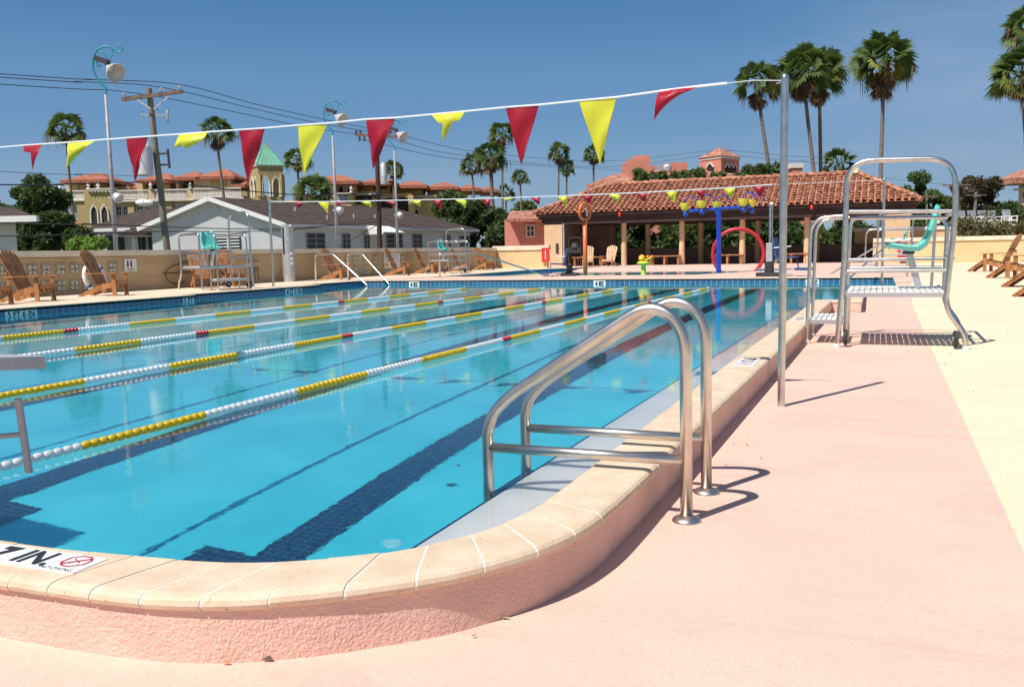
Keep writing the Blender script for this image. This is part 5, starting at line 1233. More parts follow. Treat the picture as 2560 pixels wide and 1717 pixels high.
wire('thin guy wire rising from the wall to the dark utility pole', [(848, 616, 44), (945, 562, 49.8)], .02)
wire('service drop from the dark pole to the right end of the white house', [(952, 545, 49.8), (1050, 572, 56), (1200, 584, 66)], .016)
wire('pair of thin wires above the pavilion roof left half', [(1799, 374, 95), (2000, 392, 100), (2090, 392, 105)], .02)
wire('thin wire above the right end of the pavilion roof', [(1800, 386, 95), (1990, 403, 100), (2090, 410, 105)], .02)
wire('wire descending from the chimney side toward the right trees', [(2000, 400, 90), (2180, 440, 90), (2392, 465, 72)], .014)
wire('wire between the two right utility poles', [(2392, 462, 72), (2440, 496, 82), (2500, 520, 90)], .02)
wire('lower wire between the right utility poles', [(2392, 470, 72), (2425, 510, 82), (2480, 545, 90)], .02)

# ---- palms
def palm(label, cx, cy, bx_, by_, d, Rm, leaves=34, skirt=.5, trunk_r=.135, seed=0, hang=0, yellow=2, blades=13, cat='palm tree', shape=1.0):
    Rm = Rm * 1.14; rng = random.Random(seed); C = at(cx, cy, d); B = at(bx_, by_, d)
    k = (GZ - C.z) / (B.z - C.z); base = C + (B - C) * k
    base = Vector((C.x + (B.x - C.x) * min(k, 1.6), C.y + (B.y - C.y) * min(k, 1.6), GZ))
    t = thing('palm_tree', label, cat, base); n = 12
    mid = B
    pts = catmull([base, base.lerp(mid, .5) if (mid - base).length > .5 else base.lerp(C, .3), mid.lerp(C, .02), mid.lerp(C, .55) + RT * ((cx - bx_) * d / FPX * .06), C - V(0, 0, .1)], 4)
    m = MB(); m.tube(pts, [trunk_r * (1.25 - .45 * i / len(pts)) for i in range(len(pts))], 10); m.build('trunk', M['trunk'], t, smooth=True)
    green = MB(); yel = MB(); dead = MB()
    def fan(m, org, dr_, pet, fr, nb, droop, spread=78):
        dr_ = dr_.normalized(); side = dr_.cross(V(0, 0, 1))
        if side.length < .1: side = V(1, 0, 0)
        side.normalize(); up = side.cross(dr_).normalized()
        roll = rng.uniform(-1.35, 1.35); side, up = side * math.cos(roll) + up * math.sin(roll), up * math.cos(roll) - side * math.sin(roll)
        tip = org + dr_ * pet - V(0, 0, droop * pet * .25); w_ = .02 + fr * .01
        m.add([org - side * w_, org + side * w_, tip + side * w_, tip - side * w_], [(0, 1, 2, 3)])
        for i in range(nb):
            a = R(-spread + 2 * spread * i / (nb - 1)); L = fr * (1 - .22 * abs(a) / 1.4) * rng.uniform(.88, 1.08)
            bd_ = dr_ * math.cos(a) + side * math.sin(a) + up * (.18 * abs(math.sin(a)))
            p1 = tip + bd_ * L * .6; p2 = tip + bd_ * L - V(0, 0, L * (.12 + droop * .3) * rng.uniform(.6, 1.3)); hw = fr * .072
            pr = (side * math.cos(a) - dr_ * math.sin(a)) * hw
            m.add([tip - pr * .25, tip + pr * .25, p1 + pr, p1 - pr], [(0, 1, 2, 3)]); m.add([p1 - pr, p1 + pr, p2], [(0, 1, 2)])
    for i in range(leaves):
        el = math.asin(max(-1, min(1, -.62 + 1.6 * (i + .5) / leaves))); az = i * 2.39996 + rng.uniform(-.3, .3)
        if el < -.2: el += rng.uniform(0, .2)
        dr_ = V(math.cos(az) * math.cos(el), math.sin(az) * math.cos(el), math.sin(el) * shape)
        s = rng.uniform(.85, 1.1); mm = yel if (i < yellow * 2 and i % 2) else green
        fan(mm, C, dr_, Rm * .5 * s, Rm * .52 * s, blades, .35 + .5 * (el < 0))
    ns = int(14 * skirt * 2)
    for i in range(ns):
        az = i * 2.4 + rng.random(); el = R(rng.uniform(-84, -52)); dr_ = V(math.cos(az) * math.cos(el), math.sin(az) * math.cos(el), math.sin(el))
        fan(dead, C - V(0, 0, Rm * rng.uniform(.1, .12 + skirt * .42)), dr_, Rm * .22, Rm * .42, 7, 0, 34)
    for i in range(hang):
        az = rng.uniform(0, 6.28); rr_ = rng.uniform(.5, .95) * Rm; p = C + V(math.cos(az) * rr_, math.sin(az) * rr_, -Rm * rng.uniform(.1, .45))
        m_ = dead
        for k2 in range(3): q_ = p + V(rng.uniform(-.1, .1), rng.uniform(-.1, .1), 0) * Rm; m_.add([q_, q_ + RT * .035 * Rm, q_ + V(0, 0, -Rm * rng.uniform(.35, .75))], [(0, 1, 2)])
    cr_ = green.build('crown', M['frond'], t)
    if yel.v: yel.build('yellow_fronds', M['frond_yellow'], cr_)
    if dead.v: dead.build('dead_fronds', M['thatch'], t)
    return t
palm('tall palm behind the left lamp post above the penthouse roof', 164, 322, 189, 590, 95, 1.95, seed=1, skirt=.25, hang=12)
palm('tall palm left of the bell tower with a bushy dead skirt', 541, 326, 560, 500, 95, 1.9, seed=2, skirt=.7, hang=14)
palm('palm between the bell tower and the middle lamp post', 744, 398, 747, 495, 110, 1.75, seed=3, skirt=.3, hang=10)
palm('short palm beside the smallest lamp post above the yellow condominium', 983, 424, 985, 500, 120, 1.5, seed=4, skirt=.2)
palm('squat bushy palm in front of the yellow condominium', 782, 480, 782, 530, 84, 1.9, seed=5, skirt=.5, leaves=46, shape=1.1, hang=6)
palm('leftmost palm of the group right of the white house roof', 1179, 412, 1184, 480, 125, 1.7, seed=6, skirt=.3, hang=14)
palm('biggest palm of that group, with a thick brown skirt and long bare trunk', 1226, 388, 1237, 610, 88, 1.6, seed=7, skirt=1.1, leaves=44, hang=16, trunk_r=.2)
palm('tallest palm of the group behind the big skirted one', 1255, 334, 1256, 480, 115, 1.75, seed=8, skirt=.5, hang=8)
palm('small low palm left of the pavilion roof', 1300, 442, 1303, 510, 130, 1.35, seed=9, skirt=.2, hang=9)
palm('taller of two palms standing together above the pavilion left corner', 1397, 380, 1396, 485, 125, 1.6, seed=10, skirt=.8, hang=6)
palm('shorter of two palms standing together above the pavilion left corner', 1417, 420, 1416, 485, 125, 1.25, seed=11, skirt=.6, hang=5)
palm('palm half hidden by the big yellow pennant', 1484, 384, 1484, 450, 120, 1.55, seed=12, skirt=.6, hang=8)
palm('leaning palm left of the foreground flag pole with a short ragged skirt', 1893, 205, 1925, 440, 66, 1.72, seed=13, skirt=.9, leaves=30, yellow=3, blades=17, hang=4)
palm('left palm of the tall pair right of the flag pole', 2008, 172, 2035, 437, 66, 1.95, seed=14, skirt=1.0, leaves=40, yellow=2, blades=17, hang=4)
palm('right palm of the tall pair, crown merging with its neighbour', 2048, 176, 2052, 437, 67, 1.9, seed=15, skirt=1.2, leaves=40, yellow=3, blades=17, hang=4)
palm('tall palm with a full round crown above the pavilion right end', 2210, 150, 2201, 450, 64, 2.15, seed=16, skirt=1.15, leaves=44, yellow=5, blades=19, hang=10)
palm('tall palm cut by the right photo border', 2556, 184, 2567, 400, 62, 2.05, seed=17, skirt=.4, leaves=42, yellow=4, blades=19, hang=14)
palm('highest palm crown peeking in at the top right corner', 2586, 64, 2600, 400, 62, 2.0, seed=18, skirt=.3, leaves=36, blades=17, hang=8)
palm('low palm poking above the pavilion ridge right of the chimney', 2096, 412, 2096, 450, 75, 1.5, seed=19, skirt=0, leaves=34, blades=15, shape=1.3)
palm('tiny distant palm between the palm group and the low palm', 1265, 482, 1265, 520, 150, 1.6, seed=20, skirt=0, leaves=24)

# ---- broadleaf trees and shrubs
def tree(name, label, px0, px1, py0, py1, d, mt, n, leaf, seed=0, cat='tree', depth=None, nb=None, trunk=True, longleaf=1.5, clump=.3, grp=None, flat=False):
    rng = random.Random(seed); a = at(px0, (py0 + py1) / 2, d); b = at(px1, (py0 + py1) / 2, d); W_ = (b - a).length
    zt_ = at((px0 + px1) / 2, py0, d).z; zb = max(GZ, at((px0 + px1) / 2, py1, d).z); H = zt_ - zb; dep = depth or W_ * .7
    c0 = (a + b) / 2; base = Vector((c0.x, c0.y, GZ)); t = thing(name, label, cat, base, 0, grp)
    nb = nb or max(7, int(W_ * H / (clump * H) ** 2 * 1.0)); blobs = []
    for i in range(nb):
        u = rng.uniform(-1, 1); r_ = clump * H * rng.uniform(.6, 1.1); tz = 1 if flat else (1 - abs(u) ** 2.2 * .55)
        z = zb + H * (rng.uniform(.12, .98) if not flat else rng.uniform(.3, 1.0) - .12 * rng.random()) * tz
        z = min(z, zt_ - r_ * .75); blobs.append((c0 + RT * (u * (W_ / 2 - r_ * .5)) + FW * rng.uniform(-.5, .5) * dep + V(0, 0, z - c0.z), r_))
    m = MB(); per = n // nb
    for c_, r_ in blobs:
        for k in range(per):
            v = V(rng.gauss(0, 1), rng.gauss(0, 1), rng.gauss(0, 1)).normalized(); rr_ = r_ * (rng.random() ** .35) * rng.uniform(.8, 1.15)
            p = c_ + Vector((v.x * rr_, v.y * rr_, v.z * rr_ * .8)); l = leaf * rng.uniform(.6, 1.3)
            dd = (v * .6 + V(rng.gauss(0, .6), rng.gauss(0, .6), rng.gauss(-.1, .6))).normalized(); sd = dd.cross(V(rng.gauss(0, 1), rng.gauss(0, 1), rng.gauss(0, 1))).normalized()
            e = dd * l * longleaf * .5; s_ = sd * l * .3
            m.add([p - e, p + s_, p + e, p - s_], [(0, 1, 2, 3)])
    m.build('crown' if cat == 'tree' else 'foliage', M[mt], t)
    if trunk:
        m = MB(); r_ = .035 * H + .05
        top = Vector((c0.x, c0.y, zb + H * .55)); m.tube([base, base.lerp(top, .5) + RT * .1 * r_, top], [r_, r_ * .8, r_ * .4], 8)
        for c_, rb in blobs[::max(1, nb // 7)]: s0 = base.lerp(top, rng.uniform(.45, .95)); m.tube([s0, s0.lerp(c_, .6) + V(0, 0, .1 * H), c_], [r_ * .4, r_ * .28, r_ * .1], 6)
        m.build('trunk', M['bark'], t, smooth=True)
    return t
tree('broadleaf_tree', 'dark broadleaf tree behind the left edge house, left crown', -30, 90, 468, 620, 72, 'leaf_dark', 9000, .34, 31)
tree('broadleaf_tree', 'tall dark broadleaf tree left of the olive condominium', 12, 172, 436, 632, 66, 'leaf_dark', 19000, .28, 32, clump=.16)
tree('broadleaf_tree', 'lower dark tree in front of the olive condominium left corner', 40, 228, 530, 640, 56, 'leaf_dark', 13000, .24, 33, clump=.25)
tree('shrub', 'bright green shrub standing behind the left wall near the lamp post', 160, 272, 592, 640, 34, 'leaf_bright', 2600, .15, 34, cat='shrub', clump=.45, trunk=True)
tree('broadleaf_tree', 'dark green tree right of the white house roof', 1070, 1300, 500, 630, 84, 'leaf_dark', 17000, .3, 35, clump=.16)
tree('broadleaf_tree', 'mid green tree crown above the right end of the white house', 1080, 1190, 478, 545, 96, 'leaf_mid', 6000, .36, 36, clump=.4)
tree('broadleaf_tree', 'dark tree right of the bare palm trunk beside the pink wall', 1225, 1330, 545, 630, 70, 'leaf_dark', 8000, .3, 37, clump=.35)
tree('broadleaf_tree', 'low distant green trees between the palms and the pavilion', 1270, 1350, 505, 560, 140, 'leaf_mid', 3500, .5, 38, clump=.5)
tree('broadleaf_tree', 'pale green treetop behind the condominium roofs', 885, 935, 452, 520, 135, 'leaf_mid', 2500, .45, 39, clump=.5)
tree('broadleaf_tree', 'leafy green tree just right of the pavilion roof', 2245, 2360, 428, 590, 92, 'leaf_mid', 16000, .28, 40, clump=.14)
tree('broadleaf_tree', 'low green trees between the two right utility poles', 2320, 2405, 470, 590, 90, 'leaf_mid', 10000, .3, 41, clump=.17)
tree('broadleaf_tree', 'dark rusty crowned tree behind the tall right utility pole', 2365, 2505, 440, 590, 100, 'leaf_rust', 15000, .3, 42, clump=.14)
tree('broadleaf_tree', 'low dark trees above the terrace near the far apartment block', 2480, 2575, 505, 600, 96, 'leaf_dark', 6000, .36, 43, clump=.4)
tree('shrub', 'airy grey green shrub behind the right wall beside the utility pole', 2385, 2450, 540, 600, 44.8, 'leaf_grey', 800, .15, 44, cat='shrub', clump=.5)
tree('shrub', 'tallest airy shrub behind the right wall below the terrace chairs', 2430, 2515, 522, 600, 44.5, 'leaf_grey', 1300, .15, 45, cat='shrub', clump=.45)
tree('shrub', 'airy shrub behind the right wall at the photo border', 2505, 2580, 540, 600, 44, 'leaf_grey', 900, .15, 46, cat='shrub', clump=.5)
for i, (x0, x1, lb) in enumerate(((1478, 1565, 'dark oleander between the left pier and the leftmost pavilion post'), (1560, 1640, 'dark oleander behind the pavilion, right of the leftmost post'), (1630, 1715, 'dark oleander behind the pavilion left of the second front post'), (1705, 1790, 'dark oleander behind the pavilion around the blue toy post'), (1780, 1870, 'dark oleander behind the pavilion seen through the red ring'), (1860, 1960, 'dark oleander behind the pavilion left of the foreground flag pole'), (1950, 2060, 'dark oleander behind the pavilion right of the foreground flag pole'), (2045, 2190, 'dark oleander behind the pavilion beside the right pier'))):
    tree('oleander_bush', lb, x0, x1, 528, 650, 62, 'leaf_dark' if i % 2 else 'leaf_mid', 3600, .3, 50 + i, cat='shrub', clump=.33, longleaf=2.4, depth=2.5)
for i, (x0, x1, y0, lb) in enumerate(((1580, 1625, 418, 'leafy shoots above the pavilion ridge at its left end'), (1620, 1690, 432, 'leafy shoots above the pavilion ridge, second clump'), (1685, 1760, 424, 'leafy shoots above the pavilion ridge below the pink parapet'), (1755, 1850, 434, 'leafy shoots above the pavilion ridge below the pink tower'), (1852, 1905, 412, 'dark leafy clump above the ridge right of the pink tower'), (1895, 1955, 404, 'dark leafy clump above the ridge left of the foreground flag pole'))):
    tree('oleander_bush', lb, x0, x1, y0, 520, 64, 'leaf_dark' if i > 3 else 'leaf_mid', 3600, .2, 60 + i, cat='shrub', clump=.11, longleaf=2.4, depth=2, flat=True)

# ---- buildings
def W4(mb, px0, py0, px1, py1, d, t_=.15): fbox(mb, px0, py0, px1, py1, d, t_)
def win(parent, px0, py0, px1, py1, d, glass='glass_dark', frame='trim', bars=1, name='window'):
    m = MB(); W4(m, px0, py0, px1, py1, d - .06, .1); o = m.build(name, M[glass], parent)
    f = MB(); s = .09 * 2250 / d / 1
    for a in ((px0 - s, py0 - s, px1 + s, py0), (px0 - s, py1, px1 + s, py1 + s), (px0 - s, py0, px0, py1), (px1, py0, px1 + s, py1)): W4(f, *a, d - .1, .14)
    if bars: xm = (px0 + px1) / 2; W4(f, xm - s * .3, py0, xm + s * .3, py1, d - .09, .04); ym = (py0 + py1) / 2; W4(f, px0, ym - s * .3, px1, ym + s * .3, d - .085, .03)
    f.build('window_frame', M[frame], o); return o
def archwin(parent, pxc, py0, py1, hw, d, name='arched_window', frame='trim', mt='void'):
    c_ = at(pxc, py1, d - .05); k = d / FPX; H = (py1 - py0) * k; w_ = hw * k
    prof = [(-w_, 0), (w_, 0), (w_, H * .55), (w_ * .85, H * .72), (w_ * .3, H * .88), (0, H), (-w_ * .3, H * .88), (-w_ * .85, H * .72), (-w_, H * .55)]
    m = MB(); m.slab([c_ + RT * x + V(0, 0, z) for x, z in prof], FW * .1); o = m.build(name, M[mt], parent)
    f = MB(); s = .16
    for (a, b) in zip(prof[1:], prof[2:] + prof[:1]): f.bar(c_ - FW * .06 + RT * a[0] + V(0, 0, a[1]), c_ - FW * .06 + RT * b[0] + V(0, 0, b[1]), .16, s)
    f.build('arch_trim', M[frame], o); return o
def balustrade(parent, px0, px1, py0, py1, d, n):
    m = MB(); k = d / FPX; a = at(px0, py1, d); b = at(px1, py1, d); b.z = a.z; H = (py1 - py0) * k
    for i in range(n): p = a.lerp(b, (i + .5) / n); m.lathe([(.06, 0), (.1, H * .3), (.05, H * .6), (.07, H)], p, 6)
    m.bar(a + V(0, 0, H), b + V(0, 0, H), .3, .14); m.bar(a, b, .3, .12); m.build('balustrade', M['trim_white'], parent)
M['trim_white'] = mat('white_trim', (.72, .66, .6), .8, var=.05, vs=2)
# olive condominium with Venetian arches
D = 110
cd = thing('condominium', 'olive and tan condominium with pointed twin arches and roof terraces at the left', 'building', ground_pt(at(380, 560, D)))
def part(nm, mt, boxes, parent=cd):
    for bx_ in boxes: m = MB(); fbox(m, *bx_); m.build(nm, M[mt], parent)
part('main_wall', 'tan_stucco', [(158, 500, 216, 650, D + .3, 9, GZ), (282, 500, 640, 650, D + .5, 9, GZ)])
part('projecting_bay', 'olive_stucco', [(142, 480, 157, 650, D - .3, 10, GZ), (215, 474, 283, 650, D - .6, 10, GZ), (322, 502, 338, 650, D - .1, 9, GZ), (403, 502, 432, 650, D - .1, 9, GZ), (470, 480, 486, 650, D - .2, 9, GZ), (196, 504, 217, 650, D - .2, 9, GZ), (602, 478, 622, 650, D - .3, 9, GZ)])
part('string_course', 'trim_white', [(157, 499, 216, 503, D - .4, 1.5), (283, 498, 603, 502, D - .4, 1.5), (480, 494, 608, 498, D - 1.2, 1.5)])
m = MB(); m2 = MB()
for k in range(7):
    x = 220 + k * 9; c_ = at(x + 4.5, 481, D - .85); m.tube(arc(c_, .2, 180, 0, 6, RT, (0, 0, 1)), .05, 5)
fbox(m, 214, 471, 284, 474, D - .9, 1); m.build('scalloped_cornice', M['trim_white'], cd)
archwin(cd, 238, 511, 560, 9, D - .6); archwin(cd, 264, 511, 560, 9, D - .6)
for x0, x1 in ((160, 173), (178, 195)): win(cd, x0, 518, x1, 549, D + .3, 'glass_light', 'trim_white')
for x0, x1, y0, y1 in ((291, 303, 517, 538), (309, 319, 517, 538), (343, 357, 517, 532), (364, 372, 517, 532), (382, 396, 513, 530), (434, 449, 513, 530), (456, 469, 513, 526)): win(cd, x0, y0, x1, y1, D + .5, 'glass_dark' if x0 < 380 else 'glass_light', 'trim_white', 1)
balustrade(cd, 157, 215, 479, 499, D - .1, 16); balustrade(cd, 284, 370, 478, 498, D - .1, 22); balustrade(cd, 385, 470, 476, 497, D - .1, 22); balustrade(cd, 484, 604, 473, 493, D - .9, 30)
part('terrace_pier', 'tan_stucco', [(370, 472, 385, 500, D - .3, 1.2), (468, 470, 484, 500, D - .3, 1.2)])
part('penthouse_wall', 'tan_stucco', [(164, 449, 248, 500, D + 3, 7), (342, 450, 357, 500, D + 3, 6), (405, 452, 425, 500, D + 4, 6), (440, 444, 447, 500, D + 2.5, 5), (485, 442, 578, 500, D + 2, 7), (248, 466, 322, 500, D + 6, 5)])
part('penthouse_opening', 'void', [(196, 459, 234, 480, D + 2.9, .2), (449, 449, 482, 478, D + 4, .5), (358, 452, 404, 478, D + 5, .5)])
part('penthouse_panel', 'olive_stucco', [(528, 447, 566, 475, D + 1.9, .2), (198, 462, 214, 480, D + 2.85, .1)])
for i, (x0, x1, ye, yr) in enumerate(((150, 269, 449, 434), (340, 430, 449, 435), (428, 500, 443, 430), (487, 586, 441, 424), (292, 352, 470, 457), (575, 612, 461, 454))):
    m = MB(); hiproof(m, x0, x1, ye, yr, D + (1.2 if i != 4 else 7), 8, thick=.35); m.build('roof', M['roof_far'], cd)
part('soffit', 'trim_white', [(154, 449.5, 265, 452, D + 1.5, 6), (491, 441.5, 582, 444, D + 1.5, 6)])
for x in (151, 221, 246, 377, 476): m = MB(); m.lathe([(.12, 0), (.2, .15), (.1, .3), (.22, .45), (.17, .6), (.05, .8), (0, .85)], at(x, 480 if x < 200 else 474, D - .4), 8); m.build('finial', M['trim_white'], cd)
sh = thing('outbuilding', 'small olive outbuilding with a steep orange tile roof among the trees', 'building', ground_pt(at(175, 600, 70)))
m = MB(); fbox(m, 150, 575, 215, 650, 70, 4, GZ); m.build('wall', M['olive_stucco'], sh); m = MB(); m.face([at(146, 578, 69.5), at(196, 577, 69.5), at(207, 557, 73), at(152, 557, 73)]); m.face([at(196, 577, 69.5), at(214, 590, 70), at(207, 557, 73)]); m.build('roof', M['roof_far'], sh)
# bell tower
T_ = 100; k_ = T_ / FPX
bt = thing('bell_tower', 'tan bell tower with a green pyramid roof and pointed arches', 'tower', ground_pt(at(660, 500, T_)))
p0 = at(646, 455, T_); u1_ = Vector((RT.x * .93 + FW.x * .36, RT.y * .93 + FW.y * .36, 0)).normalized(); v1_ = Vector((-u1_.y, u1_.x, 0)); sd = 2.82
zt_, zb = at(660, 415, T_).z, GZ
rgt = p0 + u1_ * sd * .96; lft = p0 + (v1_ * .92 - RT * .35).normalized() * sd; lft = p0 - RT * 1.55 + FW * 2.4; bck = lft + (rgt - p0)
P4 = [Vector((p.x, p.y, 0)) for p in (p0, rgt, bck, lft)]
def corner_prism(m, P, z0, z1, grow=0):
    c_ = sum(P, Vector()) / 4; Q = [c_ + (p - c_) * (1 + grow) for p in P]; m.hexa([q_ + V(0, 0, z0) for q_ in Q] + [q_ + V(0, 0, z1) for q_ in Q])
zs = at(660, 492, T_).z
m = MB(); corner_prism(m, P4, zb, zs); corner_prism(m, P4, zt_ - .9, zt_)
for i in range(4):
    c_ = sum(P4, Vector()) / 4; q_ = P4[i] * .84 + c_ * .16; qa = P4[i]; 
    m.hexa([V(q_.x - .3, q_.y - .3, zs), V(q_.x + .3, q_.y - .3, zs), V(q_.x + .3, q_.y + .3, zs), V(q_.x - .3, q_.y + .3, zs), V(q_.x - .3, q_.y - .3, zt_ - .9), V(q_.x + .3, q_.y - .3, zt_ - .9), V(q_.x + .3, q_.y + .3, zt_ - .9), V(q_.x - .3, q_.y + .3, zt_ - .9)])
m.build('tower_wall', M['olive_stucco'], bt)
def tface(a, b, u0, u1, z0, z1, off=.03):
    n_ = (b - a).cross(V(0, 0, 1)).normalized(); f = lambda u, z: a.lerp(b, u) + n_ * off + V(0, 0, z)
    return f, n_
def tarch(a, b, uc, hw, z0, z1, nm='arched_opening'):
    L = (b - a).length; f, n_ = tface(a, b, 0, 0, 0, 0, .04); H = z1 - z0
    prof = [(-1, 0), (1, 0), (1, .6), (.8, .78), (.35, .92), (0, 1), (-.35, .92), (-.8, .78), (-1, .6)]
    # spandrel pieces round the opening
    m = MB()
    for i in range(2, 8): p_ = prof[i]; q_ = prof[i + 1]; m.bar(f(uc + p_[0] * hw, z0 + p_[1] * H), f(uc + q_[0] * hw, z0 + q_[1] * H), .16, .16)
    for s in (-1, 1): m.bar(f(uc + s * hw, z0), f(uc + s * hw, z0 + .6 * H), .16, .16)
    m.build(nm + '_trim', M['trim'], bt)
za, zb_ = zs, at(660, 440, T_).z
for (a, b) in ((P4[0], P4[1]), (P4[3], P4[0])):
    f, n_ = tface(a, b, 0, 0, 0, 0, .0); m = MB()
    # wall band above the arches, with stepped pointed heads
    for uc in (.3, .7):
        for j in range(6):
            t0 = j / 6; w0 = .15 * (1 - t0 ** 2)
            z0 = za + (zb_ - za) * (.6 + .4 * t0); z1 = za + (zb_ - za) * (.6 + .4 * (j + 1) / 6)
            for s in (-1, 1):
                e = uc + s * .2; i_ = uc + s * w0; m.hexa([f(min(e, i_), z0), f(max(e, i_), z0), f(max(e, i_), z0) - n_ * .3, f(min(e, i_), z0) - n_ * .3, f(min(e, i_), z1), f(max(e, i_), z1), f(max(e, i_), z1) - n_ * .3, f(min(e, i_), z1) - n_ * .3])
    m.hexa([f(.1, zb_), f(.9, zb_), f(.9, zb_) - n_ * .3, f(.1, zb_) - n_ * .3, f(.1, zt_ - .89), f(.9, zt_ - .89), f(.9, zt_ - .89) - n_ * .3, f(.1, zt_ - .89) - n_ * .3])
    m.build('arch_wall', M['olive_stucco'], bt); tarch(a, b, .3, .15, za, zb_); tarch(a, b, .7, .15, za, zb_)
m = MB(); corner_prism(m, P4, zt_, zt_ + .12, .1); m.build('cornice', M['trim'], bt)
m = MB(); c_ = sum(P4, Vector()) / 4; Q = [c_ + (p - c_) * 1.12 for p in P4]; ap = c_ + V(0, 0, at(662, 352, T_).z); m.add([q_ + V(0, 0, zt_ + .125) for q_ in Q] + [ap], [(0, 1, 4), (1, 2, 4), (2, 3, 4), (3, 0, 4), (3, 2, 1, 0)]); rf = m.build('roof', M['copper'], bt)
m = MB()
for i in range(4):
    a, b = Q[i], Q[(i + 1) % 4]
    for j in range(7): e = a.lerp(b, j / 6) + V(0, 0, zt_ + .14); m.bar(e, ap + (e - ap) * .02, .05, .05)
m.build('roof_seams', M['copper'], rf)
# yellow condominium right of the tower
D2 = 118
cy = thing('condominium', 'yellow stepped condominium with orange roofs right of the bell tower', 'building', ground_pt(at(950, 520, D2)))
def part2(nm, mt, boxes):
    for b_ in boxes: m = MB(); fbox(m, *b_); m.build(nm, M[mt], cy)
part2('main_wall', 'yellow_stucco', [(755, 486, 880, 650, D2, 10, GZ), (880, 480, 935, 650, D2 + 3, 10, GZ), (935, 484, 1030, 650, D2 + 6, 10, GZ), (1030, 488, 1110, 650, D2 + 9, 10, GZ), (1110, 480, 1160, 650, D2 + 14, 10, GZ), (720, 500, 745, 650, D2 - 2, 6, GZ)])
part2('penthouse_wall', 'yellow_stucco', [(800, 452, 834, 500, D2 + .8, 8), (834, 458, 888, 486, D2 + 2, 6), (908, 458, 930, 500, D2 + 5, 7), (930, 464, 975, 500, D2 + 6.5, 7), (988, 462, 1014, 500, D2 + 8, 6), (1014, 476, 1056, 500, D2 + 9, 5), (1068, 466, 1096, 500, D2 + 11, 6), (1096, 480, 1148, 505, D2 + 12, 5), (1146, 472, 1164, 505, D2 + 15, 6)])
part2('terrace_opening', 'void', [(930, 461, 968, 473, D2 + 6.3, .3), (1020, 462, 1054, 476, D2 + 8.8, .3), (1096, 467, 1134, 480, D2 + 11.8, .3), (890, 488, 930, 510, D2 + 2.8, .3), (945, 496, 1000, 522, D2 + 5.8, .3), (1000, 494, 1022, 535, D2 + 5.7, .3)])
part2('corbel_band', 'trim', [(886, 484, 935, 488, D2 + 2.5, 1), (1035, 488, 1105, 493, D2 + 8.4, 1), (840, 482, 880, 485, D2 - .6, 1)])
part2('pier', 'yellow_stucco', [(935, 486, 943, 560, D2 + 5.4, 1), (1022, 488, 1034, 600, D2 + 5.2, 2), (1096, 492, 1104, 560, D2 + 8, 1)])
for xc in (853, 875): archwin(cy, xc, 463, 481, 7, D2 + 2)
archwin(cy, 1043, 520, 560, 8, D2 + 8)
for x0, x1, y0, y1 in ((843, 871, 487, 502),): win(cy, x0, y0, x1, y1, D2, 'glass_light', 'trim_white')
for i, (x0, x1, ye, yr, dd) in enumerate(((762, 897, 453, 438, .0), (897, 988, 455, 444, 3), (985, 1068, 463, 452, 6), (1064, 1146, 467, 456, 9), (1138, 1202, 471, 462, 12), (1196, 1245, 474, 466, 16))):
    m = MB(); hiproof(m, x0, x1, ye, yr, D2 + dd - .5, 9, thick=.4); m.build('roof', M['roof_far'], cy)
for x, y in ((878, 484), (737, 492)): m = MB(); m.lathe([(.15, 0), (.22, .2), (.1, .4), (.24, .6), (.05, .9), (0, 1.)], at(x, y, D2 - .5), 8); m.build('finial', M['trim_white'], cy)

# white bungalow with a gable
hs_ = thing('bungalow', 'white bungalow with brown shingle roof and wide front gable behind the left wall', 'house', ground_pt(at(700, 600, 58)))
NB = at(713, 561, 55); NB.z = 0; FB = at(1198, 573, 78); FB.z = 0; lu = (FB - NB).normalized(); Lh = (FB - NB).length
wu = Vector((-lu.y, lu.x, 0)); wu = (wu + Vector((-RT.x, -RT.y, 0)) * .95).normalized(); Wh = 10.2
EZ2, AZ = 2.86, 4.62
o_ = .5; ins = .6
def hp(u, v, z): return NB + lu * u + wu * v + V(0, 0, z)
m = MB(); m.hexa([hp(.5, ins, GZ), hp(Lh - .5, ins, GZ), hp(Lh - .5, Wh - ins, GZ), hp(.5, Wh - ins, GZ), hp(.5, ins, EZ2 - .1), hp(Lh - .5, ins, EZ2 - .1), hp(Lh - .5, Wh - ins, EZ2 - .1), hp(.5, Wh - ins, EZ2 - .1)])
m.slab([hp(.5, ins, EZ2 - .1), hp(.5, Wh / 2, AZ - .25), hp(.5, Wh - ins, EZ2 - .1)], lu * .2); m.build('wall', M['siding'] if 'siding' in M else M['white_wall'], hs_)
m = MB(); m.add([hp(0, 0, EZ2), hp(Lh, 0, EZ2), hp(Lh, Wh, EZ2), hp(0, Wh, EZ2), hp(0, Wh / 2, AZ), hp(Lh - 4.2, Wh / 2, AZ)], [(0, 1, 5, 4), (1, 2, 5), (2, 3, 4, 5)])
rf = m.build('roof', M['shingle'], hs_)
m = MB(); m.bar(hp(0, 0, EZ2 - .12), hp(0, Wh / 2, AZ - .12), .06, .26); m.bar(hp(0, Wh / 2, AZ - .12), hp(0, Wh, EZ2 - .12), .06, .26); m.bar(hp(0, 0, EZ2 - .12), hp(Lh, 0, EZ2 - .12), .06, .2); m.bar(hp(Lh, 0, EZ2 - .12), hp(Lh, Wh, EZ2 - .12), .06, .2); m.build('fascia', M['white'], hs_)
